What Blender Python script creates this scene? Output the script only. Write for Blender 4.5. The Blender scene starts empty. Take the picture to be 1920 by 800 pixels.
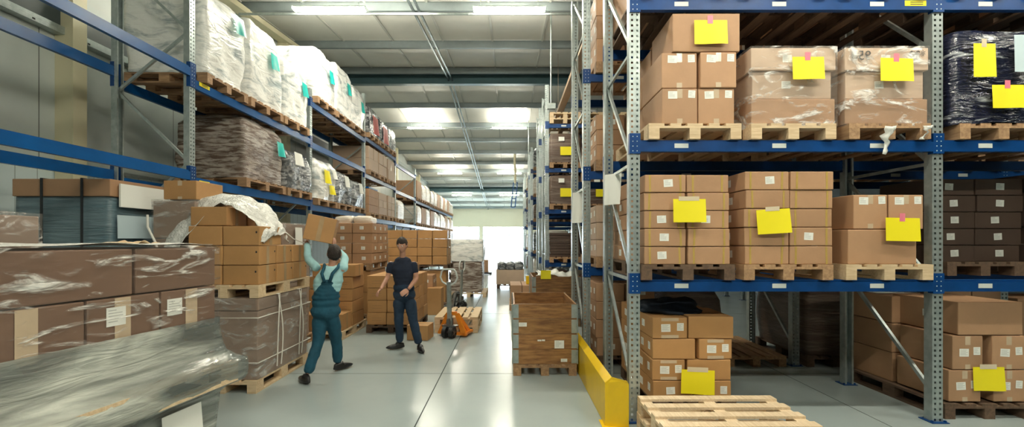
import bpy, bmesh, math, random
from mathutils import Vector, Matrix, noise
random.seed(7)
C = bpy.context.scene.collection
PI = math.pi
# ------------------------------------------------------------------ camera, world, exposure
CAMZ = 1.71
cam_d = bpy.data.cameras.new('camera'); cam = bpy.data.objects.new('camera', cam_d); C.objects.link(cam)
cam.location = (0, 0, CAMZ); cam.rotation_euler = (PI/2, 0, 0)
cam_d.sensor_width = 36; cam_d.lens = 36*785/1920; cam_d.shift_x = 5/1920; cam_d.shift_y = 50/1920
cam_d.clip_start = .02; cam_d.clip_end = 400
bpy.context.scene.camera = cam
W = bpy.data.worlds.new('world'); bpy.context.scene.world = W; W.use_nodes = True
W.node_tree.nodes['Background'].inputs[0].default_value = (.80, .93, 1, 1)
W.node_tree.nodes['Background'].inputs[1].default_value = 24
vs = bpy.context.scene.view_settings
vs.view_transform = 'Standard'; vs.look = 'None'; vs.gamma = 1; vs.use_curve_mapping = False
vs.exposure = 0.0
LAMP = 195.0            # emission of the ceiling tubes
bpy.context.scene.cycles.max_bounces = 7
bpy.context.scene.cycles.transparent_max_bounces = 24
bpy.context.scene.cycles.sample_clamp_indirect = 6
def PX(px, Y): return (px-955)/785*Y
def PZ(py, Y): return CAMZ+(450-py)/785*Y

# ------------------------------------------------------------------ materials
M = {}
def mat(name, col, rough=.6, metal=0, var=0, nscale=8, bump=0, bscale=60, stretch=(1,1,1), col2=None, rnd=0, spec=.5, coat=0, thr=None):
    m = bpy.data.materials.new(name); m.use_nodes = True; nt = m.node_tree; N = nt.nodes; L = nt.links
    b = N['Principled BSDF']
    b.inputs['Roughness'].default_value = rough; b.inputs['Metallic'].default_value = metal
    b.inputs['Specular IOR Level'].default_value = spec; b.inputs['Coat Weight'].default_value = coat
    b.inputs['Base Color'].default_value = (*col, 1)
    tc = N.new('ShaderNodeTexCoord'); mp = N.new('ShaderNodeMapping'); mp.inputs['Scale'].default_value = stretch
    L.new(tc.outputs['Object'], mp.inputs['Vector'])
    vec = mp.outputs['Vector']
    oi = None
    if rnd or var:
        oi = N.new('ShaderNodeObjectInfo')
        add = N.new('ShaderNodeVectorMath'); add.operation = 'ADD'
        mul = N.new('ShaderNodeVectorMath'); mul.operation = 'SCALE'; mul.inputs[3].default_value = 13
        cb = N.new('ShaderNodeCombineXYZ')
        for i in range(3): L.new(oi.outputs['Random'], cb.inputs[i])
        L.new(cb.outputs[0], mul.inputs[0]); L.new(vec, add.inputs[0]); L.new(mul.outputs[0], add.inputs[1]); vec = add.outputs[0]
    out = None
    if var or col2:
        nz = N.new('ShaderNodeTexNoise'); nz.inputs['Scale'].default_value = nscale; nz.inputs['Detail'].default_value = 5
        nz.inputs['Roughness'].default_value = .6
        L.new(vec, nz.inputs['Vector'])
        cr = N.new('ShaderNodeValToRGB'); e = cr.color_ramp.elements
        lo, hi = thr or (.35, .68)
        e[0].position = lo; e[1].position = hi
        c2 = col2 or tuple(c*(1-var) for c in col)
        e[0].color = (*c2, 1); e[1].color = (*col, 1)
        L.new(nz.outputs['Fac'], cr.inputs[0]); out = cr.outputs[0]
    if rnd:
        hs = N.new('ShaderNodeHueSaturation')
        mr = N.new('ShaderNodeMapRange'); mr.inputs[3].default_value = 1-rnd; mr.inputs[4].default_value = 1+rnd
        L.new(oi.outputs['Random'], mr.inputs[0]); L.new(mr.outputs[0], hs.inputs['Value'])
        if out: L.new(out, hs.inputs['Color'])
        else: hs.inputs['Color'].default_value = (*col, 1)
        out = hs.outputs[0]
    if out: L.new(out, b.inputs['Base Color'])
    if bump:
        n2 = N.new('ShaderNodeTexNoise'); n2.inputs['Scale'].default_value = bscale; n2.inputs['Detail'].default_value = 4
        L.new(vec, n2.inputs['Vector'])
        bp = N.new('ShaderNodeBump'); bp.inputs['Strength'].default_value = bump; bp.inputs['Distance'].default_value = .02
        L.new(n2.outputs['Fac'], bp.inputs['Height']); L.new(bp.outputs[0], b.inputs['Normal'])
    M[name] = m; return m
mat('card', (.465, .27, .15), .62, var=.13, nscale=3, rnd=.10, bump=.05, bscale=25)
mat('card_orange', (.50, .27, .105), .6, var=.14, nscale=3, rnd=.08, bump=.05, bscale=25)
mat('card_pale', (.60, .44, .32), .62, var=.10, nscale=3, rnd=.10)
mat('card_grey', (.33, .235, .18), .6, var=.15, nscale=3, rnd=.08)
mat('card_dark', (.085, .052, .038), .6, var=.15, nscale=3, rnd=.1)  # on the set-back bay cartons this tone is painted shade
mat('tape', (.46, .32, .18), .22, var=.15, nscale=10)
mat('tape_pale', (.60, .47, .33), .2, var=.1, nscale=10)
mat('tape_yellow', (.52, .36, .10), .3, var=.15, nscale=12)
mat('pink_tape', (.80, .22, .30), .4)
mat('clear_tape', (.72, .62, .45), .15)
mat('wood', (.46, .29, .155), .7, col2=(.28, .16, .085), nscale=5, stretch=(6, 1, 6), rnd=.14, bump=.15, bscale=20)
mat('wood_light', (.74, .58, .38), .65, col2=(.58, .42, .25), nscale=6, stretch=(1, 8, 8), rnd=.05, bump=.1, bscale=20)
mat('wood_dark', (.15, .09, .055), .75, col2=(.08, .05, .032), nscale=5, stretch=(6, 1, 6), rnd=.12)  # on the highest-beam pallets it carries painted underside shade
mat('wood_collar', (.40, .205, .07), .5, col2=(.17, .075, .028), nscale=3.5, stretch=(1.2, 1.2, 9), rnd=.16, bump=.1, bscale=15)
mat('blue', (.003, .050, .20), .34, metal=0, var=.25, nscale=6, spec=.35)
mat('blue_bright', (.002, .085, .29), .30, metal=0, var=.2, nscale=5, spec=.35)
mat('galv', (.50, .56, .55), .36, metal=.6, col2=(.36, .42, .42), nscale=14, bump=.03)
mat('galv_dark', (.22, .27, .28), .38, metal=.8, col2=(.15, .19, .20), nscale=14)
mat('steel', (.30, .32, .33), .3, metal=.9, var=.2)
mat('yellow_paint', (.86, .56, .008), .35, var=.08, nscale=4)
mat('paper', (.86, .87, .82), .6)
mat('plate', (.62, .66, .64), .45)
mat('ink', (.03, .03, .03), .7)
mat('red_ink', (.45, .05, .04), .6)
mat('orange_paint', (.85, .26, .02), .35, var=.1)
mat('rubber', (.012, .012, .013), .6)
mat('black', (.01, .012, .016), .5)
mat('teal_paper', (.02, .47, .43), .4)
mat('ice_paper', (.55, .68, .74), .5)
mat('cream', (.78, .72, .50), .5, var=.08, nscale=1.2)
mat('wall_grey', (.66, .72, .70), .5, var=.15, nscale=.8, bump=.05, bscale=3)
mat('wall_pale', (.74, .86, .88), .45, var=.1, nscale=1)
mat('wall_dark', (.07, .095, .10), .5, var=.2, nscale=2)
mat('far_wall', (.80, .76, .58), .6, var=.05, nscale=.5)
mat('ceil', (.90, .90, .84), .55, var=.08, nscale=1.0, rnd=0)
mat('purlin', (.30, .35, .36), .40, metal=.3, var=.2, nscale=2)
mat('rafter', (.10, .19, .215), .45, metal=.3, var=.2, nscale=2)
mat('skin', (.55, .29, .20), .5, var=.06, nscale=20)
mat('hair', (.02, .013, .010), .55, bump=.5, bscale=120, stretch=(3,3,1))
mat('navy', (.010, .018, .042), .85, var=.3, nscale=9, bump=.35, bscale=14)
mat('jeans', (.012, .035, .075), .85, var=.3, nscale=12, bump=.3, bscale=16)
mat('teal_cloth', (.005, .075, .125), .85, var=.3, nscale=9, bump=.35, bscale=14)
mat('shirt_cyan', (.38, .66, .70), .85, var=.15, nscale=9, bump=.35, bscale=14)
mat('leather', (.012, .012, .014), .35)
mat('white_eye', (.8, .8, .78), .3)
mat('plastic_sheet', (.78, .80, .76), .22, var=.18, nscale=7, bump=.9, bscale=9)
mat('cord', (.78, .76, .70), .5)
mat('dark_cloth', (.006, .016, .035), .8, var=.3, bump=.6, bscale=12)
mat('pavement', (.6, .6, .58), .8, var=.1)

def floor_mat():
    m = mat('floor', (.39, .45, .45), .30, col2=(.32, .38, .385), nscale=.8, bump=0, spec=.55, thr=(.2, .8))
    nt = m.node_tree; N = nt.nodes; L = nt.links; b = N['Principled BSDF']
    nz = N.new('ShaderNodeTexNoise'); nz.inputs['Scale'].default_value = 2.2; nz.inputs['Detail'].default_value = 6
    tc = N.new('ShaderNodeTexCoord'); L.new(tc.outputs['Object'], nz.inputs['Vector'])
    mr = N.new('ShaderNodeMapRange'); mr.inputs[1].default_value = .2; mr.inputs[2].default_value = .8
    mr.inputs[3].default_value = .18; mr.inputs[4].default_value = .25
    L.new(nz.outputs['Fac'], mr.inputs[0]); L.new(mr.outputs[0], b.inputs['Roughness'])
    # saw-cut joints and fine speckle as colour of the slab itself
    return m
floor_mat()
def wrap_mat(name, col, streak=(.80, .84, .82), amt=(.42, .62), scale=3.0, stretch=(.7, .7, 9), rough=.25, bump=.8, alpha=None, a_rng=(.08, .75), dist=.6, det=7, b2=3):
    """stretch film: streaky, shiny; alpha given -> see-through film"""
    m = bpy.data.materials.new(name); m.use_nodes = True; nt = m.node_tree; N = nt.nodes; L = nt.links
    b = N['Principled BSDF']; b.inputs['Roughness'].default_value = rough; b.inputs['Specular IOR Level'].default_value = .7
    tc = N.new('ShaderNodeTexCoord'); mp = N.new('ShaderNodeMapping'); mp.inputs['Scale'].default_value = stretch
    mp.inputs['Rotation'].default_value = (.10, .12, 0)
    oi = N.new('ShaderNodeObjectInfo'); cb = N.new('ShaderNodeCombineXYZ'); ml = N.new('ShaderNodeMath'); ml.operation = 'MULTIPLY'; ml.inputs[1].default_value = 20
    L.new(oi.outputs['Random'], ml.inputs[0]); L.new(ml.outputs[0], cb.inputs[0]); L.new(ml.outputs[0], cb.inputs[2])
    ad = N.new('ShaderNodeVectorMath'); L.new(tc.outputs['Object'], ad.inputs[0]); L.new(cb.outputs[0], ad.inputs[1]); L.new(ad.outputs[0], mp.inputs[0])
    nz = N.new('ShaderNodeTexNoise'); nz.inputs['Scale'].default_value = scale; nz.inputs['Detail'].default_value = det; nz.inputs['Roughness'].default_value = .6
    nz.inputs['Distortion'].default_value = dist
    L.new(mp.outputs[0], nz.inputs['Vector'])
    cr = N.new('ShaderNodeValToRGB'); e = cr.color_ramp.elements; e[0].position, e[1].position = amt
    e[0].color = (*col, 1); e[1].color = (*streak, 1); L.new(nz.outputs['Fac'], cr.inputs[0]); L.new(cr.outputs[0], b.inputs['Base Color'])  # streak colour: milky film with its glints painted in
    n2 = N.new('ShaderNodeTexNoise'); n2.inputs['Scale'].default_value = scale*b2; n2.inputs['Detail'].default_value = 4; n2.inputs['Distortion'].default_value = 1.2
    L.new(mp.outputs[0], n2.inputs['Vector'])
    bp = N.new('ShaderNodeBump'); bp.inputs['Strength'].default_value = bump; bp.inputs['Distance'].default_value = .03
    L.new(n2.outputs['Fac'], bp.inputs['Height']); L.new(bp.outputs[0], b.inputs['Normal'])
    if alpha:
        tr = N.new('ShaderNodeBsdfTransparent'); tr.inputs[0].default_value = (.97, .97, .97, 1); mx = N.new('ShaderNodeMixShader'); mr = N.new('ShaderNodeMapRange')
        mr.inputs[1].default_value, mr.inputs[2].default_value = amt; mr.inputs[3].default_value, mr.inputs[4].default_value = a_rng
        L.new(nz.outputs['Fac'], mr.inputs[0]); L.new(mr.outputs[0], mx.inputs[0]); L.new(tr.outputs[0], mx.inputs[1]); L.new(b.outputs[0], mx.inputs[2])
        L.new(mx.outputs[0], N['Material Output'].inputs['Surface'])
    M[name] = m; return m
wrap_mat('film_clear', (.75, .72, .68), (.93, .94, .92), amt=(.52, .66), alpha=1, a_rng=(.08, .80), scale=1.7, stretch=(1.6, 1.6, 3.5), dist=1.6, det=6, rough=.14, bump=.9)
wrap_mat('film_mid', (.42, .38, .34), (.85, .87, .84), amt=(.50, .70), alpha=1, a_rng=(.15, .65), scale=2.2, stretch=(1.5, 1.5, 4), dist=1.2, rough=.16)
wrap_mat('film_heavy', (.15, .18, .175), (.60, .63, .57), amt=(.38, .66), scale=1.0, stretch=(.9, 1.0, 6.5), alpha=1, a_rng=(.62, .90), rough=.13, dist=.7, det=3.5, bump=.7, b2=3)
wrap_mat('bale_white', (.36, .42, .44), (.94, .95, .92), amt=(.34, .52), scale=1.3, stretch=(1.2, 1.2, 3.2), dist=1.5, det=6, bump=.7, b2=2)
wrap_mat('bale_grey', (.07, .08, .09), (.55, .57, .58), amt=(.44, .66), scale=1.8, stretch=(1.5, 1.5, 3.5), dist=2.0, det=6, rough=.2)
wrap_mat('bale_side', (.12, .16, .17), (.38, .42, .42), amt=(.35, .8), scale=1.5)
wrap_mat('bale_black', (.010, .012, .03), (.50, .53, .56), amt=(.56, .70), scale=1.7, stretch=(1.2, 1.2, 5), rough=.12, bump=1.2, dist=1.6, b2=2)  # black film, its sheen painted as grey streaks
wrap_mat('bale_brown', (.10, .06, .042), (.30, .24, .20), amt=(.5, .8), scale=1.5, rough=.3)
wrap_mat('bale_blue', (.10, .17, .21), (.22, .30, .34), amt=(.35, .8), scale=.8, dist=.8, det=3)
wrap_mat('bale_paper', (.17, .115, .085), (.62, .55, .49), amt=(.42, .60), scale=2.2, stretch=(1.6, 1.6, 10), bump=1.2, dist=.5)
wrap_mat('bale_red', (.42, .06, .04), (.8, .7, .66), amt=(.45, .7), scale=3)
wrap_mat('bale_pale', (.60, .52, .42), (.88, .86, .80), amt=(.35, .7), scale=1.5)
wrap_mat('film_ns', (.42, .37, .33), (.95, .95, .91), amt=(.52, .66), alpha=1, a_rng=(.06, .75), scale=1.6, stretch=(1, 1.3, 5), rough=.13, bump=1.2, dist=2.0, b2=3)  # near-stack film, white streaks are painted glints
wrap_mat('film_drape', (.80, .80, .75), (.96, .96, .92), amt=(.35, .6), alpha=1, a_rng=(.78, .99), scale=3, stretch=(2, 2, 2), rough=.25, bump=1.0)
def emis(name, col, s):
    m = bpy.data.materials.new(name); m.use_nodes = True; N = m.node_tree.nodes
    b = N['Principled BSDF']; b.inputs['Emission Color'].default_value = (*col, 1); b.inputs['Emission Strength'].default_value = s
    b.inputs['Base Color'].default_value = (.9, .9, .9, 1); M[name] = m
emis('tube', (1, .95, .78), LAMP)
def panel_lines(name, axis, pitch, width, dark):
    """adds thin joint lines of the thing's own colour to a material (panel joints)"""
    m = M[name]; nt = m.node_tree; N = nt.nodes; L = nt.links; b = N['Principled BSDF']
    src = b.inputs['Base Color'].links[0].from_socket
    tc = N.new('ShaderNodeTexCoord'); sp = N.new('ShaderNodeSeparateXYZ'); L.new(tc.outputs['Object'], sp.inputs[0])
    md = N.new('ShaderNodeMath'); md.operation = 'PINGPONG'; md.inputs[1].default_value = pitch/2; L.new(sp.outputs[axis], md.inputs[0])
    lt = N.new('ShaderNodeMath'); lt.operation = 'LESS_THAN'; lt.inputs[1].default_value = width; L.new(md.outputs[0], lt.inputs[0])
    mx = N.new('ShaderNodeMix'); mx.data_type = 'RGBA'; mx.inputs['B'].default_value = (*dark, 1)
    L.new(lt.outputs[0], mx.inputs['Factor']); L.new(src, mx.inputs['A']); L.new(mx.outputs['Result'], b.inputs['Base Color'])
panel_lines('wall_grey', 'Y', 1.1, .006, (.12, .14, .14))
panel_lines('wall_pale', 'Y', .25, .006, (.40, .48, .48))

# ------------------------------------------------------------------ mesh helpers
class MB:
    def __init__(s): s.v = []; s.f = []; s.m = []
    def box(s, x0, y0, z0, x1, y1, z1, mi=0):
        n = len(s.v)
        s.v += [(x0,y0,z0),(x1,y0,z0),(x1,y1,z0),(x0,y1,z0),(x0,y0,z1),(x1,y0,z1),(x1,y1,z1),(x0,y1,z1)]
        for q in ((0,3,2,1),(4,5,6,7),(0,1,5,4),(1,2,6,5),(2,3,7,6),(3,0,4,7)): s.f.append(tuple(n+i for i in q)); s.m.append(mi)
    def quad(s, a, b, c, d, mi=0):
        n = len(s.v); s.v += [a, b, c, d]; s.f.append((n, n+1, n+2, n+3)); s.m.append(mi)
    def prism(s, pts, ext, mi=0):
        """pts: polygon (list of 3-D), ext: extrusion vector"""
        n = len(s.v); k = len(pts); e = Vector(ext)
        s.v += [tuple(p) for p in pts] + [tuple(Vector(p)+e) for p in pts]
        s.f.append(tuple(n+i for i in range(k))[::-1]); s.f.append(tuple(n+k+i for i in range(k))); s.m += [mi, mi]
        for i in range(k):
            j = (i+1) % k; s.f.append((n+i, n+j, n+k+j, n+k+i)); s.m.append(mi)
    def bar(s, a, b, w, h, mi=0, up=(0,0,1)):
        a = Vector(a); b = Vector(b); d = (b-a).normalized(); u = Vector(up)
        if abs(d.dot(u)) > .98: u = Vector((1,0,0))
        r = d.cross(u).normalized(); u = r.cross(d).normalized()
        n = len(s.v)
        for p in (a, b):
            for i, j in ((-1,-1),(1,-1),(1,1),(-1,1)): s.v.append(tuple(p + r*(i*w/2) + u*(j*h/2)))
        for q in ((0,1,2,3),(7,6,5,4),(0,4,5,1),(1,5,6,2),(2,6,7,3),(3,7,4,0)): s.f.append(tuple(n+i for i in q)); s.m.append(mi)
    def tube(s, pts, r, seg=10, mi=0, closed=False):
        pts = [Vector(p) for p in pts]; n0 = len(s.v); K = len(pts)
        rr = r if isinstance(r, (list, tuple)) else [r]*K
        for i, p in enumerate(pts):
            a = pts[i-1] if (i > 0 or closed) else p; b = pts[(i+1) % K] if (i < K-1 or closed) else p
            d = (b-a).normalized()
            if i == 0:
                u = Vector((0,0,1)) if abs(d.z) < .9 else Vector((.3,1,0)).normalized()
                x = d.cross(u).normalized()
            else: x = (x-d*x.dot(d)).normalized()
            y = d.cross(x).normalized()
            for k in range(seg):
                t = 2*PI*k/seg; s.v.append(tuple(p + (x*math.cos(t)+y*math.sin(t))*rr[i]))
        for i in range(K if closed else K-1):
            for k in range(seg):
                a = n0+i*seg+k; b = n0+i*seg+(k+1) % seg; c = n0+((i+1) % K)*seg+(k+1) % seg; d = n0+((i+1) % K)*seg+k
                s.f.append((a, b, c, d)); s.m.append(mi)
        if not closed:
            s.f.append(tuple(n0+k for k in range(seg))[::-1]); s.f.append(tuple(n0+(K-1)*seg+k for k in range(seg))); s.m += [mi, mi]
    def mesh(s, name, mats, smooth=False):
        me = bpy.data.meshes.new(name); me.from_pydata(s.v, [], s.f)
        for q in (mats if isinstance(mats, (list, tuple)) else [mats]): me.materials.append(M[q])
        me.polygons.foreach_set('material_index', s.m)
        if smooth: me.polygons.foreach_set('use_smooth', [True]*len(s.f))
        me.update(); return me
def link(name, me, parent=None, loc=(0,0,0), rz=0):
    o = bpy.data.objects.new(name, me); C.objects.link(o); o.location = loc
    if rz: o.rotation_euler = (0, 0, rz)
    if parent: o.parent = parent
    return o
def tag(o, label, cat, group=None, kind=None):
    if label: o['label'] = label
    if cat: o['category'] = cat
    if group: o['group'] = group
    if kind: o['kind'] = kind
    return o
def struct(name, mb, mats, parent=None):
    o = link(name, mb.mesh(name, mats), parent)
    if not parent: o['kind'] = 'structure'
    return o
cache = {}
def bmesh_box(w, d, h, m, bev=.008, seam=True):
    """bevelled box, base at z=0, centred in x,y"""
    k = ('bx', round(w,3), round(d,3), round(h,3), m, bev, seam)
    if k in cache: return cache[k]
    bm = bmesh.new(); bmesh.ops.create_cube(bm, size=1)
    for v in bm.verts: v.co = Vector((v.co.x*w, v.co.y*d, (v.co.z+.5)*h))
    if bev: bmesh.ops.bevel(bm, geom=bm.edges[:], offset=bev, segments=2, affect='EDGES', profile=.6)
    me = bpy.data.meshes.new(m); bm.to_mesh(me); bm.free(); me.materials.append(M[m]); cache[k] = me
    return me
def plain_box(w, d, h, m):
    k = ('pl', round(w,4), round(d,4), round(h,4), m)
    if k not in cache:
        b = MB(); b.box(-w/2, -d/2, -h/2, w/2, d/2, h/2); cache[k] = b.mesh(m, m)
    return cache[k]
def label_mesh(w, h):
    k = ('lab', round(w,3), round(h,3))
    if k not in cache:
        b = MB(); b.box(-w/2, -.0006, -h/2, w/2, .0006, h/2, 0)
        r = random.Random(int(w*1000+h*77))
        z = h*.34
        for i in range(5):
            ln = w*(.35+.45*r.random()); b.box(-w*.4, -.0012, z-h*.02, -w*.4+ln, -.0005, z+h*.02, 1); z -= h*.15
        cache[k] = b.mesh('label', ['paper', 'ink_soft'])
    return cache[k]
mat('ink_soft', (.45, .46, .44), .7)

FACE = {'F': (0, (0,-1)), 'R': (PI/2, (1,0)), 'B': (PI, (0,1)), 'L': (-PI/2, (-1,0))}
def on_face(root, w, d, h, face, u, v, me, name, off=.001, tilt=0):
    """u in 0..1 along the face seen from outside left to right, v in 0..1 up"""
    rz, n = FACE[face]; o = link(name, me, root)
    wd = w if face in 'FB' else d; dd = d if face in 'FB' else w
    uu = (u-.5)*wd
    x = math.cos(rz)*uu + n[0]*(dd/2+off); y = math.sin(rz)*uu + n[1]*(dd/2+off)
    o.location = (x, y, v*h); o.rotation_euler = (0, tilt, rz) if face in 'FB' else (0, 0, rz)
    if tilt: o.rotation_euler = (Matrix.Rotation(rz, 3, 'Z') @ Matrix.Rotation(tilt, 3, 'Y')).to_euler()
    return o
def carton(x, y, z, w, d, h, label, group=None, m='card', style='', rz=0, rnd=None):
    """x,y centre of base"""
    r = rnd or random
    o = link('carton', bmesh_box(w-.010, d-.010, h-.006, m), None, (x, y, z), rz)
    tag(o, label, 'box', group)
    W_, D_, H_ = w-.010, d-.010, h-.006
    for s in style.split():
        f = s[0] if s[0] in 'FLRB' else 'F'; q = s[1:]
        wd = W_ if f in 'FB' else D_
        if q == 'two':       # two vertical tape strips
            for u in (.13, .86): on_face(o, W_, D_, H_, f, u+r.uniform(-.02,.02), .5, plain_box(.018, .001, H_*.97, 'tape_yellow'), 'tape', tilt=r.uniform(-.04,.04))
        elif q == 'mid':     # central tape, upper and lower bits
            on_face(o, W_, D_, H_, f, .5, .86, plain_box(.05, .001, H_*.26, 'tape_pale'), 'tape')
            on_face(o, W_, D_, H_, f, .5, .08, plain_box(.05, .001, H_*.14, 'tape_pale'), 'tape')
        elif q == 'full':
            on_face(o, W_, D_, H_, f, .5, .5, plain_box(min(.055, wd*.3), .001, H_*.985, 'tape'), 'tape')
        elif q == 'wide':
            on_face(o, W_, D_, H_, f, .5, .5, plain_box(.10, .001, H_*.985, 'tape_pale'), 'tape')
        elif q == 'hor':
            on_face(o, W_, D_, H_, f, .5, .90, plain_box(wd*.5, .001, .03, 'tape_pale'), 'tape')
            on_face(o, W_, D_, H_, f, .5, .09, plain_box(wd*.5, .001, .03, 'tape_pale'), 'tape')
        elif q == 'lab':
            on_face(o, W_, D_, H_, f, .5+r.uniform(-.08,.08), .52, label_mesh(.085, .07), 'label', tilt=r.uniform(-.06,.06))
        elif q == 'labs':    # two labels at the top corners
            on_face(o, W_, D_, H_, f, .30, .82, label_mesh(.085, .07), 'label', tilt=r.uniform(-.05,.05))
            on_face(o, W_, D_, H_, f, .84, .84, label_mesh(.065, .07), 'label', tilt=r.uniform(-.05,.05))
        elif q == 'lab2':
            on_face(o, W_, D_, H_, f, .38, .5, label_mesh(.09, .075), 'label', tilt=r.uniform(-.06,.06))
            on_face(o, W_, D_, H_, f, .80, .55, label_mesh(.065, .075), 'label', tilt=r.uniform(-.06,.06))
        elif q == 'dot':
            on_face(o, W_, D_, H_, f, .92, .68, plain_box(.018, .001, .022, 'black'), 'hand_hole')
        elif q == 'print':
            for v in (.36, .56):
                on_face(o, W_, D_, H_, f, .5, v, plain_box(wd*.5, .001, .008, 'card_print'), 'print')
    # flap seam tape on the top
    if 'T' in style:
        t = link('tape', plain_box(W_*.99, .05, .001, 'tape'), o); t.location = (0, 0, H_+.0008)
    return o
mat('card_print', (.33, .19, .09), .7)
ROW = ['bottom', 'second', 'third', 'fourth', 'fifth', 'sixth', 'seventh', 'eighth']
def rowname(i, n): return 'top' if i == n-1 and n > 1 else ROW[i]
def colname(i, n):
    if n == 1: return ''
    if n == 2: return ['left', 'right'][i]
    if n == 3: return ['left', 'middle', 'right'][i]
    return ['far left', 'inner left', 'inner right', 'far right', 'outermost'][i]
def stack(x0, y0, z0, ws, ds, hs, desc, m='card', styl=lambda c, r, k, nr: '', jit=.012, look='brown', skip=(), seed=0, side='L', group=None, rz=0):
    """cartons in columns ws (along X), ranks ds (along Y, front first), rows hs."""
    rr = random.Random(seed+hash(round(x0*31+y0*17+z0*7, 2)) % 9973); y = y0
    for k, d in enumerate(ds):
        x = x0
        for c, w in enumerate(ws):
            z = z0
            for r, h in enumerate(hs):
                hide = k > 0 and not ((r == len(hs)-1 and z+h < 1.68) or (side == 'L' and c == 0) or (side == 'R' and c == len(ws)-1))
                if (c, r, k) not in skip and not hide:
                    jx, jy = rr.uniform(-jit, jit)*.6, rr.uniform(-jit, jit)*.6
                    rk = '' if len(ds) == 1 else (' front' if k == 0 else ' back' if k == len(ds)-1 else ' middle')
                    cn = colname(c, len(ws))
                    lb = f'{look} carton, {rowname(r, len(hs))} row' + (f' {cn}' if cn else '') + (f',{rk} rank' if rk else '') + f', {desc}'
                    carton(x+w/2+jx, y+d/2+jy, z, w-.006, d-.006, h, lb, group or ('cartons, '+desc), m, styl(c, r, k, len(hs)), rz=rr.uniform(-.012,.012), rnd=rr)
                z += h
            x += w
        y += d

# ---- pallets (length along Y)
def pallet_meshes(w, l, m):
    k = ('pal', w, l, m)
    if k in cache: return cache[k]
    t = MB(); nb = 5; bw = [.145, .10, .145, .10, .145]; gap = (w-sum(bw))/4; x = -w/2
    for i in range(nb):
        t.box(x, -l/2, .122, x+bw[i], l/2, .144); x += bw[i]+gap
    for yc in (-l/2+.0725, 0, l/2-.0725): t.box(-w/2, yc-.0725, .100, w/2, yc+.0725, .1215)
    b = MB()
    for xc in (-w/2+.05, 0, w/2-.05): b.box(xc-.05, -l/2, 0, xc+.05, l/2, .022)
    k2 = MB(); k2.box(-.05, -.0725, .0222, .05, .0725, .0998)
    full = MB()
    for a in (t, b):
        n = len(full.v); full.v += a.v; full.f += [tuple(n+i for i in f) for f in a.f]; full.m += a.m
    for xc in (-w/2+.05, 0, w/2-.05):
        for yc in (-l/2+.0725, 0, l/2-.0725): full.box(xc-.05, yc-.0725, .0222, xc+.05, yc+.0725, .0998)
    cache[k] = (t.mesh('top_deck', m), b.mesh('bottom_deck', m), k2.mesh('block', m), full.mesh('pallet', m))
    return cache[k]
def pallet(x, y, z, label, group=None, w=.8, l=1.2, m='wood', rz=0, detail=True):
    t, b, k, full = pallet_meshes(w, l, m)
    if not detail:
        return tag(link('pallet', full, None, (x, y, z), rz), label, 'pallet', group)
    r = link('pallet', None, None, (x, y, z), rz); tag(r, label, 'pallet', group)
    link('top_deck', t, r); link('bottom_deck', b, r)
    for xc in (-w/2+.05, 0, w/2-.05):
        for yc in (-l/2+.0725, 0, l/2-.0725): link('block', k, r, (xc, yc, 0))
    return r

# ---- lofted wraps and bales
def loft(w, d, rings, N=64, amp=.01, seed=0, cap=True, rad=.05, m='film_clear', fold=.0, sag=0, vfreq=2.2, hfreq=2.2):
    mb = MB(); hw, hd = w/2, d/2
    def outline(off):
        pts = []; P = 4*(hw+hd)
        a, b = hw+off, hd+off; r = min(rad, a*.9, b*.9)
        for i in range(N):
            t = i/N*4; side = int(t); f = t-side
            # superposed rounded rect: walk each side evenly
            cs = [(-a,-b),(a,-b),(a,b),(-a,b)]
            p = Vector(cs[side]).lerp(Vector(cs[(side+1) % 4]), f)
            # round the corners
            cx, cy = abs(p.x)-(a-r), abs(p.y)-(b-r)
            if cx > 0 and cy > 0:
                q = Vector((cx, cy)); L_ = q.length
                q = q*(r/L_) if L_ > r else q
                p = Vector((math.copysign(a-r+q.x, p.x), math.copysign(b-r+q.y, p.y)))
            pts.append(p)
        return pts
    top = rings[-1][0]
    def disp(p, z):
        q = Vector((p.x*hfreq+seed*3.1, p.y*hfreq+seed*1.7, z*vfreq+seed))
        n = noise.noise(q) + .5*noise.noise(q*2.7) + .25*noise.noise(q*6)
        return n*amp
    rows = []
    for z, off in rings:
        row = []
        for p in outline(off):
            n = Vector((p.x, p.y)); 
            s = disp(p, z); k = 1+s/max(.2, n.length)
            zz = z + (noise.noise(Vector((p.x*3+seed, p.y*3, z)))*sag)
            row.append((p.x*k, p.y*k, zz))
        rows.append(row)
    if cap:
        for kk in (.93, .8, .6, .35, .12):
            row = []
            for p in outline(rings[-1][1]):
                q = p*kk; row.append((q.x, q.y, top + amp*.8*noise.noise(Vector((q.x*4+seed, q.y*4, 3))) + .25*amp*(1-kk) + .004))
            rows.append(row)
    for row in rows: mb.v += row
    for i in range(len(rows)-1):
        for k in range(N):
            mb.f.append((i*N+k, i*N+(k+1) % N, (i+1)*N+(k+1) % N, (i+1)*N+k)); mb.m.append(0)
    if cap: mb.f.append(tuple((len(rows)-1)*N+k for k in range(N))); mb.m.append(0)
    return mb.mesh(m, m, smooth=True)
def rings_of(h, n=12, top=.0, bulge=.0, base=0.0):
    out = []
    for i in range(n+1):
        t = i/n; out.append((h*t, bulge*math.sin(PI*min(1, t*1.02)) + base*(1-t)**6 - top*max(0, t-.86)/.14))
    return out
def bale(x, y, z, w, d, h, label, group=None, m='bale_white', amp=.035, seed=0, rz=0, top=.05, bulge=.02, rad=.07, name='wrapped_load', cat='wrapped load', sag=.02, N=64):
    me = loft(w, d, rings_of(h, 14, top, bulge), N=N, amp=amp, seed=seed, m=m, rad=rad, sag=sag)
    o = link(name, me, None, (x, y, z), rz); return tag(o, label, cat, group)
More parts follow.
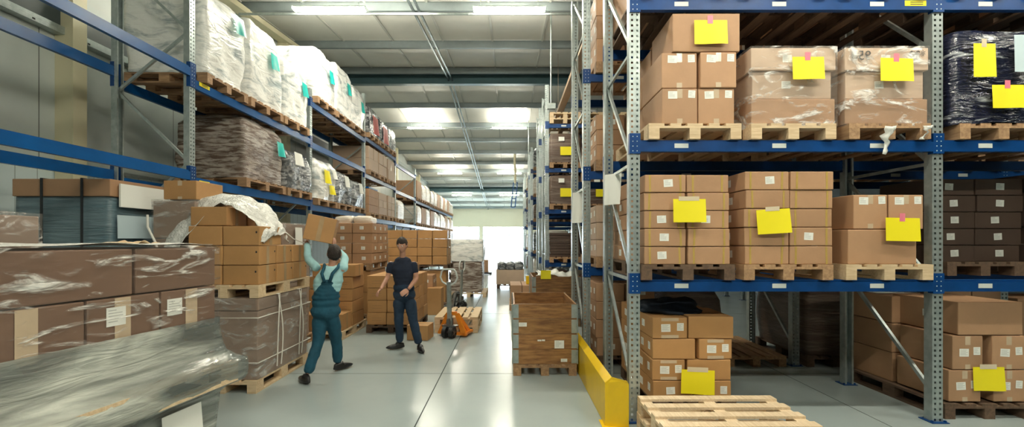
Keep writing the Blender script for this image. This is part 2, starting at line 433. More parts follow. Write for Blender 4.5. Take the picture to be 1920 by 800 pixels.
def film(x, y, z, w, d, h, label, m='film_clear', amp=.012, seed=0, rz=0, group=None, off=.012):
    me = loft(w+2*off, d+2*off, rings_of(h, 12), N=64, amp=amp*.6, seed=seed, m=m, rad=.02, cap=True)
    return tag(link('stretch_film', me, None, (x, y, z), rz), label, 'stretch film', group)

def sheet(x, y, z, w, h, label, m='yellow_sheet', tape='pink_tape', tw=.05, th=.075, rz=0, tilt=0, text=None, name='yellow_sheet', group='yellow sheets taped to the loads', curl=.008):
    """paper hanging in front of a load, slightly curled; facing -Y at rz=0. z = centre"""
    mb = MB(); nx, nz = 6, 5
    def P_(i, j, o): 
        u, v = i/nx-.5, j/nz-.5
        return (u*w, o - curl*(.5-v)*(1+.6*math.sin(u*5)) , v*h)
    for o in (0, .0008):
        n = len(mb.v)
        for j in range(nz+1):
            for i in range(nx+1): mb.v.append(P_(i, j, o))
        for j in range(nz):
            for i in range(nx):
                a = n+j*(nx+1)+i; q = (a, a+1, a+nx+2, a+nx+1)
                mb.f.append(q if o == 0 else q[::-1]); mb.m.append(0)
    o = link(name, mb.mesh(name, m, True), None, (x, y, z), rz)
    if tilt: o.rotation_euler = (Matrix.Rotation(rz, 3, 'Z') @ Matrix.Rotation(tilt, 3, 'Y')).to_euler()
    tag(o, label, 'paper sheet', group)
    if tape: 
        t = link('tape', plain_box(tw, .0014, th, tape), o); t.location = (-.005, -.002, h/2+.004)
    if text: write(text, .020, (w*.18, -curl*.95-.0012, -h*.33), 'ink_soft', o, 'printed_number')
    return o
mat('yellow_sheet', (.93, .80, .012), .55, var=.03, nscale=3)
def write(s, size, loc, m, parent, name='lettering', mirror=False, rot=(PI/2, 0, 0)):
    cu = bpy.data.curves.new(name, 'FONT'); cu.body = s; cu.size = size; cu.align_x = 'CENTER'; cu.align_y = 'CENTER'; cu.extrude = .0003; cu.resolution_u = 2
    tmp = bpy.data.objects.new('tmp', cu); C.objects.link(tmp)
    dg = bpy.context.evaluated_depsgraph_get(); me = bpy.data.meshes.new_from_object(tmp.evaluated_get(dg)); bpy.data.objects.remove(tmp)
    if mirror:
        for v in me.vertices: v.co.x *= -1
        me.flip_normals()
    me.materials.clear(); me.materials.append(M[m])
    o = link(name, me, parent, loc); o.rotation_euler = rot
    return o

# ------------------------------------------------------------------ the building
XL, XR, YN, YF, YR, HR = -6.2, 13.0, -8.0, 41.0, 14.5, 5.9
def roofz(y): return CAMZ + (HR - .1*(YR-y) if y < YR else HR - .1*(y-YR))
b = MB(); b.box(XL-.3, YN-.3, -.2, XR+.3, YF+.2, 0)
floor = struct('floor', b, 'floor')
b = MB(); b.box(-30, YF+.21, -.25, 30, YF+45, -.02); o = struct('pavement_outside', b, 'pavement')
b = MB()
b.box(-.874, YN, .0002, -.862, YF, .0012)
for y in (1.0, 5.37, 9.74, 14.1, 18.5, 22.9, 27.2, 31.6, 36): b.box(XL, y-.004, .0002, XR, y+.004, .001)
b.box(3.50, YN, .0002, 3.508, YF, .0011)
mat('joint', (.06, .07, .07), 1, spec=0)
o = struct('joint', b, 'joint', floor)
# left wall: pale cladding below, grey panels above, dark band with rail, cream columns
b = MB(); b.box(XL-.2, YN, 0, XL, YF, 2.78); w = struct('wall_left', b, 'wall_pale')
b = MB(); b.box(XL-.2, YN, 2.781, XL+.02, YF, 7.7); struct('upper_cladding', b, 'wall_grey', w)
b = MB(); b.box(XL+.021, YN, 4.55, XL+.10, YF, 4.95); struct('dark_band', b, 'wall_dark', w)
b = MB(); b.box(XL+.021, YN, 4.50, XL+.16, YF, 4.55); b.box(XL+.13, YN, 4.551, XL+.16, YF, 4.60)
b.box(XL+.021, YN, 5.9, XL+.2, YF, 6.05); b.box(XL+.021, YN, 2.74, XL+.05, YF, 2.79)
for i in range(60): 
    b.box(XL+.161, YN+i*.7, 4.515, XL+.166, YN+i*.7+.03, 4.535, 1)
struct('girt_rail', b, ['galv', 'ink'], w)
for i, y in enumerate((0.4, 5.75, 11.2, 16.7, 22.2, 27.7, 33.2)):
    b = MB(); zt = roofz(y)-.25
    b.box(XL+.021, y-.06, 0, XL+.26, y-.045, zt); b.box(XL+.021, y+.095, 0, XL+.26, y+.11, zt)
    b.box(XL+.262, y-.07, 0, XL+.28, y+.12, zt)
    o = struct('column', b, 'cream'); 
b = MB(); b.box(XR, YN, 0, XR+.2, YF, 7.7); struct('wall_right', b, 'wall_dark')
b = MB(); b.box(XL-.2, YN-.2, 0, XR+.2, YN, 6.2); struct('wall_near', b, 'wall_dark')
# far wall with glazed band and open gate
b = MB()
b.box(XL-.2, YF, 3.0, XR+.2, YF+.2, 6.0); b.box(1.7, YF, 0, XR+.2, YF+.2, 3.0); b.box(XL-.2, YF, 0, -6.0, YF+.2, 3.0)
b.box(-2.9, YF, 0, -2.62, YF+.2, 3.0); b.box(-6.0, YF, 0, -2.9, YF+.2, .5)
struct('wall_far', b, 'far_wall')
b = MB(); b.box(-2.62, YF-.02, 2.18, 1.7, YF+.1, 2.28); b.box(-2.62, YF, 0, -2.56, YF+.1, 3.0); b.box(1.6, YF, 0, 1.7, YF+.1, 3.0)
for x in (-1.75, -.05, .0): b.box(x, YF+.02, 0, x+.05, YF+.08, 2.2)
b.box(-.05, YF+.02, 1.0, 1.6, YF+.07, 1.05); o = struct('door_1', b, 'galv')
b = MB()
for x in (-6.0, -5.0, -4.0, -2.95): b.box(x, YF+.02, .5, x+.05, YF+.08, 3.0)
b.box(-6, YF+.02, .5, -2.9, YF+.08, .56); b.box(-6, YF+.02, 1.7, -2.9, YF+.08, 1.75); o = struct('window_1', b, 'galv')
m = bpy.data.materials.new('pane'); m.use_nodes = True; nt = m.node_tree; nt.nodes.clear()
t_ = nt.nodes.new('ShaderNodeBsdfTransparent'); g_ = nt.nodes.new('ShaderNodeBsdfGlossy'); g_.inputs[1].default_value = .05
x_ = nt.nodes.new('ShaderNodeMixShader'); x_.inputs[0].default_value = .06; u_ = nt.nodes.new('ShaderNodeOutputMaterial')
nt.links.new(t_.outputs[0], x_.inputs[1]); nt.links.new(g_.outputs[0], x_.inputs[2]); nt.links.new(x_.outputs[0], u_.inputs[0]); M['pane'] = m
b = MB(); b.box(-5.98, YF+.045, .52, -2.92, YF+.055, 2.99); link('pane', b.mesh('pane', 'pane'), o)
# roof
b = MB()
b.quad((XL-.3, YN-.3, roofz(YN-.3)), (XR+.3, YN-.3, roofz(YN-.3)), (XR+.3, YR, roofz(YR)), (XL-.3, YR, roofz(YR)))
b.quad((XL-.3, YR, roofz(YR)), (XR+.3, YR, roofz(YR)), (XR+.3, YF+.3, roofz(YF+.3)), (XL-.3, YF+.3, roofz(YF+.3)))
n = len(b.v)
for i in range(2):
    q = b.v[i*4:i*4+4]; b.quad(*[(p[0], p[1], p[2]+.12) for p in q][::-1])
ceil = struct('ceiling', b, 'ceil')
b = MB()
x = XL+.1
while x < XR:
    b.prism([(x, YN, roofz(YN)-.03), (x+.05, YN, roofz(YN)-.03), (x+.05, YN, roofz(YN)-.001), (x, YN, roofz(YN)-.001)], (0, YR-YN, roofz(YR)-roofz(YN)))
    b.prism([(x, YR, roofz(YR)-.03), (x+.05, YR, roofz(YR)-.03), (x+.05, YR, roofz(YR)-.001), (x, YR, roofz(YR)-.001)], (0, YF-YR, roofz(YF)-roofz(YR)))
    x += 1.4
mat('batten', (.60, .61, .57), .5); struct('joint_strip', b, 'batten', ceil)
for y in (-6.5, -4.3, -2, .3, 2.6, 4.9, 7.2, 9.46, 11.8, 14.2, 17.15, 19.28, 21.3, 23.3, 25.4, 27.2, 29.2, 31.3, 33.4, 35.6, 38.2, 40.7):
    zc = roofz(y); b = MB()   # C-section purlin
    b.box(XL, y-.004, zc-.21, XR, y+.004, zc-.012); b.box(XL, y-.004, zc-.215, XR, y+.075, zc-.208); b.box(XL, y-.004, zc-.03, XR, y+.075, zc-.022)
    b.box(XL, y+.068, zc-.215, XR, y+.075, zc-.19)
    struct('purlin', b, 'purlin', ceil)
for y, dz in ((14.78, .37), (-3.1, .37), (32.4, .37)):
    zc = roofz(y)-.02; b = MB()    # main roof girder, I-section
    b.box(XL, y-.10, zc-dz, XR, y+.10, zc-dz+.03); b.box(XL, y-.10, zc-.03, XR, y+.10, zc); b.box(XL, y-.012, zc-dz+.03, XR, y+.012, zc-.03)
    struct('girder', b, 'rafter', ceil)
b = MB()
for dx in (0, .13):
    b.bar((-2.15+dx, YN, roofz(YN)-.25), (-2.15+dx, YR, roofz(YR)-.25), .045, .045); b.bar((-2.15+dx, YR, roofz(YR)-.25), (-2.15+dx, YF, roofz(YF)-.25), .045, .045)
struct('tie_rod', b, 'galv_dark', ceil)
b = MB(); b.prism([(XL+.1, YN, roofz(YN)-.32), (XL+.35, YN, roofz(YN)-.32), (XL+.35, YN, roofz(YN)-.2), (XL+.1, YN, roofz(YN)-.2)], (0, YR-YN, roofz(YR)-roofz(YN)))
struct('eaves_rail', b, 'cream', ceil)

# ceiling lamps
lampmesh = {}
def ceiling_lamp(x, y, z, L, label):
    t = link('ceiling_lamp', None, None, (x, y, z)); tag(t, label, 'lamp', 'tube lamps under the roof')
    if L not in lampmesh:
        h = MB(); h.prism([(-L/2, -.045, .045), (-L/2, .045, .045), (-L/2, .03, .085), (-L/2, -.03, .085)], (L, 0, 0))
        h.box(-L/2-.02, -.09, -.01, -L/2, .09, .05); h.box(L/2, -.09, -.01, L/2+.02, .09, .05)
        e = MB(); e.tube([(-L/2+.01, -.035, .015), (L/2-.01, -.035, .015)], .028, 10); e.tube([(-L/2+.01, .035, .015), (L/2-.01, .035, .015)], .028, 10)
        k = MB(); k.bar((-L*.4, 0, .075), (-L*.4, 0, .6), .01, .01); k.bar((L*.4, 0, .075), (L*.4, 0, .6), .01, .01)
        lampmesh[L] = (h.mesh('housing', 'galv'), e.mesh('diffuser', 'tube'), k.mesh('hanger', 'galv'))
    a, e, k = lampmesh[L]
    link('housing', a, t); link('diffuser', e, t); hh = link('hanger', k, t); hh.scale.z = max(.05, (roofz(y)-z-.02)/.6)
rows = [(-.9, 'behind the viewer'), (2.4, 'over the near stacks'), (8.75, 'in the nearest lit row'), (18.6, 'past the big girder'), (26.4, 'in the third lit row'), (33, 'near the far wall')]
for y, rn in rows:
    for x, cn in ((-3.75, 'over the stacks by the left rack'), (0, 'over the open aisle'), (3.75, 'over the right racks'), (7.5, 'deep above the right racks')):
        if x > 5 and y != 2.4: continue
        if (x == 0) or (x == -3.75 and y > 5) or (x > 0 and y < 5) or (x == 3.75 and y > 30):
            ceiling_lamp(x, y, roofz(y)-.52, 1.5, f'glowing tube lamp {cn}, {rn}')
ceiling_lamp(-2.25, 8.5, roofz(8.5)-.36, .9, 'short tube lamp hung just above the nearest lit pair')
b = MB(); b.box(XL+.4, 8.97, roofz(8.8)-.50, XR-1, 9.0, roofz(8.8)-.46); b.box(XL+.4, 18.8, roofz(18.6)-.50, XR-1, 18.83, roofz(18.6)-.46)
struct('lamp_conduit', b, 'galv', ceil)

# ------------------------------------------------------------------ pallet racks
def post_mesh(H):
    k = ('post', H)
    if k in cache: return cache[k]
    mb = MB(); p = .05; n = int(H/p)
    def strip(org, ax, wd, cols, nrm):
        ax = Vector(ax); org = Vector(org)
        xs = [0.]
        for c in cols: xs += [c-.0095, c+.0095]
        xs.append(wd)
        for i in range(n):
            z0 = i*p; zs = [z0, z0+.015, z0+.035, z0+p]
            for j in range(3):
                for q in range(len(xs)-1):
                    if j == 1 and q % 2 == 1: continue
                    A = org+ax*xs[q]; B = org+ax*xs[q+1]
                    mb.quad((A.x, A.y, zs[j]), (B.x, B.y, zs[j]), (B.x, B.y, zs[j+1]), (A.x, A.y, zs[j+1]))
    strip((-.05, 0, 0), (1,0,0), .10, (.026, .074), 0)            # front plate facing -y
    strip((-.05, 0, 0), (0,1,0), .075, (.035,), 0); strip((.05, 0, 0), (0,1,0), .075, (.035,), 0)
    mb.box(-.05, .075, 0, -.03, .08, n*p); mb.box(.03, .075, 0, .05, .08, n*p)   # rear lips
    mb.box(-.048, .002, 0, -.046, .074, n*p); mb.box(.046, .002, 0, .048, .074, n*p) 
    me = mb.mesh('post', 'galv'); cache[k] = me; return me
def bracket_mesh():
    if 'brk' in cache: return cache['brk']
    b = MB(); b.box(-.045, -.012, -.13, .045, -.004, .06); b.box(-.052, -.012, -.13, -.045, .04, .06); b.box(.045, -.012, -.13, .052, .04, .06)
    for z in (-.105, -.06, -.015, .03):
        for x in (-.02, .02): b.box(x-.004, -.0135, z-.004, x+.004, -.011, z+.004, 1)
    cache['brk'] = b.mesh('bracket', ['blue', 'plate']); return cache['brk']
def beam_mesh(L, bh, m):
    k = ('beam', round(L,3), bh, m)
    if k in cache: return cache[k]
    b = MB(); b.prism([(0, -.012, -bh), (0, .038, -bh), (0, .038, 0), (0, .008, 0), (0, .008, -.02), (0, -.012, -.02)][::-1], (L, 0, 0))
    cache[k] = b.mesh('beam', m); return cache[k]
def rack(label, loc, rz, us, depth, bays, heights, zig=((.26, 1.31), (1.31, 2.42), (2.42, 3.5), (3.5, 4.6), (4.6, 5.5)), kpat=False, bh=.11, bm='blue', plates=True, rear=True, notes=()):
    """us: post positions along the run; bays: list of level heights (beam tops)"""
    root = link('pallet_rack', None, None, loc, rz); tag(root, label, 'storage rack', 'blue and grey pallet racks')
    brk = bracket_mesh()
    for i, u in enumerate(us):
        H = heights[i]
        for v, fl in ((0, 0), (depth, PI)):
            p = link('post', post_mesh(H), root, (u, v, 0)); 
            if fl: p.rotation_euler = (0, 0, PI)
            f = link('foot_plate', foot_mesh(), root, (u, v+(.035 if not fl else -.035), 0))
        y0, y1 = .04, depth-.04
        k = ('brace', H, round(depth,3), kpat)
        if k not in cache:
            ms = []
            hz = [z for z, _ in zig if z < H-.1] + ([zig[-1][1]] if zig[-1][1] < H-.1 else [])
            for j, (a, c) in enumerate(zig):
                if c > H-.05: continue
                mb = MB()
                if kpat and j % 2 == 0: mb.bar((0, y0, c), (0, y1, a), .028, .035)
                else: mb.bar((0, y0, a), (0, y1, c), .028, .035)
                ms.append(mb.mesh('brace', 'galv'))
            if not kpat:
                for z in hz[1:]:
                    mb = MB(); mb.bar((0, y0, z+.02), (0, y1, z+.02), .025, .03); ms.append(mb.mesh('brace', 'galv'))
            cache[k] = ms
        for me in cache[k]: link('brace', me, root, (u, 0, 0))
    for i, lv in enumerate(bays):
        L = us[i+1]-us[i]-.10
        for z in lv:
            for v, fl in ((0, False), (depth, True)):
                if fl and not rear: continue
                be = link('beam', beam_mesh(L, bh, bm), root, (us[i]+.05 if not fl else us[i+1]-.05, v, z), PI if fl else 0)
                for e, xx in ((0, -.05), (1, L+.05)):
                    bk = link('bracket', brk, be, (xx, 0, 0)); bk.scale = (.99 if e == 0 else .985, 1+.02*e+.01*(z > 2), 1-.03*e)
                if plates and not fl:
                    for q in range(3):
                        pl = link('shelf_plate', plain_box(.13, .002, .042, 'plate'), be, ((q+.42)*L/3, -.0135, -bh/2-.002))
    return root
def foot_mesh():
    if 'ft' not in cache:
        b = MB(); b.box(-.08, -.07, .0015, .08, .07, .008)
        for x in (-.062, .062): b.tube([(x, -.045, .008), (x, -.045, .022)], .012, 6)
        cache['ft'] = b.mesh('foot_plate', 'blue')
    return cache['ft']
YA, YA2, YB, YB2 = 3.93, 5.03, 5.70, 6.80
usA = [1.176, 4.02, 6.86, 9.70]; usB = [1.055, 3.90, 6.74, 9.58]
LV = [1.34, 2.65, 3.975]
rack('blue and grey pallet rack nearest the viewer, with yellow-tagged loads facing front', (0, YA, 0), 0, usA, YA2-YA, [LV]*3, [5.9]*4)
rack('pallet rack directly behind the front right rack, near its yellow guard', (0, YB, 0), 0, usB, YB2-YB, [LV]*3, [5.6]*4)
# further blocks along the aisle
LV2 = [1.13, 2.51, 3.585, 4.74]
for k, (yf, x0, lab) in enumerate(((10.9, .98, 'pallet rack past the cross aisle, its loads wrapped dark brown'), (12.8, .95, 'pallet rack standing back to back behind the dark brown loads'),
                              (18.2, .98, 'tall pallet rack in the third block from the viewer, nearer row'), (20.0, .98, 'tall pallet rack in the third block from the viewer, rear row'),
                              (25.6, .98, 'farthest right pallet rack block close to the bright gate'), (27.4, .98, 'last pallet rack row before the bright gate'))):
    u = [x0, x0+2.85, x0+5.7]
    rack(lab, (0, yf, 0), 0, u, 1.1, [LV2]*2, [5.75, 5.75, 5.75], plates=(k == 0))
# left rack: run along +Y, fronts face +X
ysL = [2.2, 5.6, 8.95, 12.28, 15.6, 18.95, 22.25, 25.5, 28.4, 31.2]
L1 = [2.64, 2.56, 2.48, 2.40, 2.38, 2.36, 2.36, 2.36, 2.36]; L2 = [4.02, 3.88, 3.82, 3.68, 3.60, 3.52, 3.5, 3.5, 3.5]
baysL = [[L1[i], L2[i]] for i in range(9)]; baysL[2].append(4.70); baysL[3].append(4.78); baysL[4] = [L1[4], L2[4], 4.6]
rack('long blue pallet rack along the left wall with stacked wrapped loads', (-4.24, 0, 0), PI/2, ysL, 1.04, baysL, [5.55, 5.9, 4.95, 6.0, 5.1, 4.95, 4.4, 4.4, 4.4, 4.4],
     zig=((.3, 1.0), (1.0, 1.85), (1.85, 2.75), (2.75, 3.70), (3.70, 4.5), (4.5, 5.4)), kpat=True, bh=.13, bm='blue_bright', plates=False)

for (x_, y_, z_, rz_, nm) in ((-4.222, 5.80, 3.84, PI/2, 'yellow sticker on the upper left beam right of the nearest post'), (-4.222, 5.80, 2.50, PI/2, 'yellow sticker on the lower left beam right of the nearest post'), (3.80, YA-.0135, 3.925, 0, 'yellow sticker on the highest right beam beside the second post')):
    o = link('warning_sticker', None, None, (x_, y_, z_), rz_); tag(o, nm, 'sticker', 'yellow beam stickers')
    link('sticker_face', plain_box(.20, .0012, .05, 'yellow_sheet'), o)
    for q in range(2): a_ = link('print_line', plain_box(.12, .0006, .008, 'ink'), o); a_.location = (.01, -.0012, .01-.02*q)
# ------------------------------------------------------------------ right rack loads
FA = YA-.045     # front plane of the loads
def rpallet(x0, x1, z, label, y0=FA, m='wood', detail=True, l=1.2):
    return pallet((x0+x1)/2, y0+l/2, z, label, 'pallets on the right racks', w=round(x1-x0, 2), l=l, m=m, detail=detail)
def sx(px, Y=FA): return PX(px, Y)
def st_two(side='L', labs=()):
    def f(c, r, k, nr):
        s = 'Ftwo' if k == 0 else ''
        if (c, r) in labs and k == 0: s += ' Flab'
        if c == 0: s += ' Llab'
        return s
    return f
# shelf 1 (z 1.34)
z = 1.34
rpallet(sx(1203), sx(1378), z, 'grey-weathered pallet under the five-row cartons beside the corner post', m='wood_dark')
stack(sx(1206)+.01, FA+.01, z+.145, [.40, .405], [.585, .585], [.168]*5, 'five-row stack beside the corner post', styl=st_two(labs=((0,4),(0,2),(0,1),(0,0),(1,2))), seed=3)
rpallet(sx(1395), sx(1563), z, 'brown pallet under the middle five-row cartons on the lower shelf')
stack(sx(1396), FA+.01, z+.145, [.425, .415], [.585, .585], [.174]*5, 'middle five-row stack, lower shelf', styl=st_two(labs=((0,4),(1,1))), seed=5)
rpallet(sx(1587), sx(1750), z, 'pale pallet under three large cartons next to the second post', m='wood_light')
x0 = sx(1591)
carton(x0+.335, FA+.01+.42, z+.145, .65, .82, .33, 'large wide brown carton under two smaller ones beside the second post', 'cartons next to the second post', style='Llab')
for i, (w_, lr) in enumerate(((.325, 'left'), (.33, 'right'))):
    carton(sx(1603)+.01+.163+i*.335, FA+.02+.30, z+.145+.331, w_, .58, .325, f'{lr} of two labelled cartons standing on the large wide carton', 'cartons next to the second post', style='Flabs Fmid')
# shelf 2 (z 2.65)
z = 2.65
rpallet(sx(1217), sx(1390), z, 'pale pallet under the four-carton stack, upper shelf by corner post', m='wood_light')
x0 = sx(1242)
def st_d(c, r, k, nr): return 'Flabs Fmid' if k == 0 else ''
stack(x0, FA+.012, z+.145, [.345, .35], [.60, .56], [.335, .335], 'under the big tagged carton', styl=st_d, seed=2, jit=.015)
carton(sx(1262)+.315, FA+.01+.29, z+.145+.671, .635, .58, .36, 'big plain carton with yellow sheet topping the four labelled cartons', 'cartons under the big tagged carton', style='')
carton(sx(1262)+.2, FA+.88, z+.145+.671, .40, .50, .30, 'carton behind the big tagged carton on the upper shelf', 'cartons under the big tagged carton', style='')
rpallet(sx(1409), sx(1568), z, 'pale pallet under the film-wrapped cartons in the shelf middle', m='wood_light')
rpallet(sx(1592), sx(1746), z, 'orange-brown pallet under the film-wrapped load by the second post')
for (pa, pb, nm, bot) in ((1412, 1570, 'middle wrapped load of the upper shelf', 0), (1589, 1745, 'wrapped load marked with mirrored digits', 1)):
    xa, xb = sx(pa), sx(pb); w_ = xb-xa
    for j, (za, hh, dw, mm, ps) in enumerate(((0, .24, .01, 'card', 'bottom'), (.24, .26, -.03, 'card', 'middle'), (.50, .215, .02, 'card', 'lid'))):
        c = carton((xa+xb)/2, FA+.02+.58, z+.146+za, w_+dw, 1.14+dw, hh, f'wide {ps} carton in the {nm}', 'wide cartons under film', m='card_pale' if j else 'card', style='Flab' if j else '')
    if bot:
        write('958', .125, (-.245, -.585, .13), 'ink', c, 'marker_writing', mirror=True)
        write('*20', .11, (.275, -.585, .135), 'ink', c, 'marker_writing', mirror=True)
    film((xa+xb)/2, FA+.02+.58, z+.12, w_+.02, 1.17, .745, f'shiny clear stretch film around the {nm}', m='film_clear', seed=bot+4, amp=.01, off=.008)
# torn film ends over the beam
def scrap(x, y, z, w, h, label, seed, m='plastic_sheet'):
    mb = MB(); r = random.Random(seed); n = 9
    for i in range(n+1):
        t = i/n; wob = r.uniform(-.02, .02); ww = w*(1-.6*t)*(.6+.6*r.random())
        mb.v += [(wob-ww/2-t*w*.8, -.012-.02*math.sin(t*5+seed), -h*t), (wob-t*w*.8, -.03-.02*math.sin(t*7), -h*t-.01), (wob+ww/2-t*w*.8, -.012-.015*math.cos(t*6), -h*t)]
    for i in range(n):
        for j in range(2): a = i*3+j; mb.f.append((a, a+1, a+4, a+3)); mb.m.append(0)
    o = link('film_scrap', mb.mesh('film_scrap', m, True), None, (x, y, z)); o.modifiers.new('t', 'SOLIDIFY').thickness = .002
    return tag(o, label, 'plastic scrap', 'torn film ends')
scrap(sx(1665), FA-.02, z+.11, .10, .26, 'torn film hanging over the blue beam under the mirrored-digit load', 3)
scrap(sx(1735), FA-.01, z+.12, .06, .13, 'small torn film end beside the second post on the upper shelf', 5)
# bay 2, shelf 2: black wrapped load
rpallet(sx(1800), sx(1800)+.82, z, 'pallet under the black shrink-wrapped load right of the second post', y0=FA)
bb = bale(sx(1792)+.43, FA+.60, z+.145, .86, 1.16, .87, 'black shiny shrink-wrapped load with two yellow sheets', None, 'bale_black', amp=.03, seed=11, top=.03, bulge=.01, rad=.05)
rpallet(sx(1800)+.9, sx(1800)+1.7, z, 'pallet at the right edge of the upper shelf', y0=FA, detail=False)
bale(sx(1800)+1.32, FA+.60, z+.145, .82, 1.16, .8, 'dark wrapped load at the right edge of the upper shelf', None, 'bale_black', amp=.03, seed=12)
# yellow sheets
sheet(sx(1332,FA), FA-.006, PZ(61,FA), .305, .225, 'blank yellow sheet with pink tape on the big top carton', curl=.012)
sheet(sx(1513), FA-.016, PZ(129,FA), .29, .21, 'yellow sheet with pink tape on the middle wrapped load', text='1192', curl=.012)
sheet(sx(1678), FA-.016, PZ(132,FA), .30, .215, 'yellow sheet with pink tape between mirrored black digits', text='4192', tilt=.03, curl=.012)
sheet(sx(1835), FA-.045, PZ(117,FA), .20, .31, 'upright yellow sheet tied on the black wrapped load', tape='clear_tape', tw=.045, curl=.012, tilt=.02)
sheet(sx(1879), FA-.045, PZ(184,FA), .29, .215, 'lower yellow sheet with pink tape on the black wrapped load', text='1198', curl=.012)
sheet(sx(1915), FA-.045, PZ(104,FA), .24, .34, 'pale blue delivery note stuck on the black wrapped load', m='ice_paper', tape=None, name='delivery_note', group='papers on the racks')
sheet(sx(1291), FA-.02, PZ(395,FA), .30, .215, 'yellow sheet with clear tape on the five-row stack by the corner', tape='clear_tape', tw=.19, th=.04, curl=.012)
sheet(sx(1448), FA-.02, PZ(415,FA), .31, .225, 'tilted yellow sheet on the middle five-row stack', tape='clear_tape', tw=.13, th=.04, tilt=-.06, text='4192', curl=.012)
sheet(sx(1690), FA-.012, PZ(430,FA), .315, .215, 'yellow sheet with pink tape on cartons beside the second post', tilt=.02, curl=.012)
# bay 2, shelf 1: label cartons set back, their shade painted into dark card
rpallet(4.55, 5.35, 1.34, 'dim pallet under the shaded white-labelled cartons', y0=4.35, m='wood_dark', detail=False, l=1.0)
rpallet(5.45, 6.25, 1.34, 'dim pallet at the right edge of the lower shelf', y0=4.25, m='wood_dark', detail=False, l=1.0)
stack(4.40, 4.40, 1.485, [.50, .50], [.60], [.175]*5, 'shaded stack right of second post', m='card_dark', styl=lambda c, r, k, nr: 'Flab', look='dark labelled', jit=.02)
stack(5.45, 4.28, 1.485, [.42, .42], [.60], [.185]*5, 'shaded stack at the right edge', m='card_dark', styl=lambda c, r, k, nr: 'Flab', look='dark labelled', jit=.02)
# floor bay 2
yb = 4.02
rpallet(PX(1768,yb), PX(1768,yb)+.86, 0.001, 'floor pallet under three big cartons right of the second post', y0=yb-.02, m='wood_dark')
def fb(px0, px1, py0, py1, label, style='Flab2 Fmid', d=.55, dy=0, m='card'):
    xa, xb = PX(px0, yb), PX(px1, yb); za, zb = PZ(py1, yb), PZ(py0, yb)
    return carton((xa+xb)/2, yb+d/2+dy, za, xb-xa, d, zb-za, label, 'big cartons on the floor right of the second post', m, style)
zt = .147
fb(1779, 1841, 693, 753, 'lower left carton, floor stack right of the second post')
fb(1863, 1925, 693, 753, 'lower right carton, floor stack right of the second post')
fb(1786, 1845, 628.5, 692.5, 'middle left carton, floor stack right of the second post')
fb(1861, 1925, 628.5, 692.5, 'middle right carton, floor stack right of the second post')
fb(1797, 1920, 565, 628, 'big plain carton topping the floor stack right of the second post', style='Llab', d=.7)
for i in range(2):
    stack(PX(1779, yb), yb+.6, zt, [.44, .44], [.55], [.325, .325, .30], 'rear of floor stack right of second post', styl=lambda c, r, k, nr: '') if i == 0 else None
o = link('loose_paper', plain_box(.5, .3, .004, 'paper'), None, (PX(1810, yb)+.1, yb+.95, .147+.95+.006)); tag(o, 'white paper sheet lying on cartons right of the second post', 'paper sheet', 'papers on the racks')
sheet(PX(1851,yb), yb-.012, PZ(709,yb), .30, .225, 'yellow sheet with clear tape on the lowest right floor cartons', tape='clear_tape', tw=.16, th=.045, curl=.012)
# floor bay 1: leaning stack with dark cloth
yh = 4.06; kx = lambda p: PX(p, yh); zz = lambda p: PZ(p, yh)
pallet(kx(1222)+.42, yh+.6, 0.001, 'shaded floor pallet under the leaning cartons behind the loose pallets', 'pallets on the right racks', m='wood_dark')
def fh(p0, p1, q0, q1, label, style, d=.55, dy=0, rz=0):
    xa, xb = kx(p0), kx(p1); za, zb = zz(q1), zz(q0)
    return carton((xa+xb)/2, yh+d/2+dy, za, xb-xa-.004, d, zb-za, label, 'leaning cartons near the yellow guard', 'card_orange', style, rz=rz)
zs = [.147, .352, .556, .757, .965]; q = [450-(v-CAMZ)*785/yh for v in zs]
fh(1222, 1300, q[1], q[0], 'lowest left carton of the leaning floor stack', 'Flab Llab2', rz=.02)
fh(1301, 1373, q[1], q[0], 'lowest right carton of the leaning floor stack, half under a yellow sheet', 'Flab2', rz=-.01)
fh(1222, 1286, q[2], q[1], 'labelled left carton, second row of the leaning floor stack', 'Flab2 Llab2 Fhor')
fh(1288, 1372, q[2], q[1], 'bulging right carton, second row of the leaning floor stack', '')
fh(1224, 1306, q[3], q[2], 'wide unlabelled carton, third row of the leaning floor stack', 'Llab2', rz=-.02)
fh(1308, 1373, q[3], q[2], 'labelled right carton, third row of the leaning floor stack', 'Flab2 Fhor', rz=.03)
fh(1222, 1290, q[4], q[3], 'top left carton with two labels under the dark cloth', 'Flab2 Fhor Llab', rz=.01)
fh(1292, 1378, q[4]-2, q[3], 'plain top right carton of the leaning floor stack', '', rz=-.03)
for r in range(4):
    carton(kx(1222)+.19, yh+.87, zs[r], .37, .55, .203, f'back-rank carton of the leaning floor stack, {rowname(r,4)} row', 'leaning cartons near the yellow guard', 'card_orange', 'Llab2')
carton(kx(1222)+.60, yh+.87, zs[2]+.0, .42, .55, .40, 'tall carton at the back of the leaning floor stack', 'leaning cartons near the yellow guard', 'card_orange', '')
carton(kx(1222)+.60, yh+.87, zs[0], .42, .55, .40, 'tall lowest carton at the back of the leaning floor stack', 'leaning cartons near the yellow guard', 'card_orange', '')
sheet(kx(1306), yh-.025, zz(714), .32, .23, 'yellow sheet with clear tape on the leaning floor cartons', tape='clear_tape', tw=.2, th=.045, tilt=.04, curl=.012)
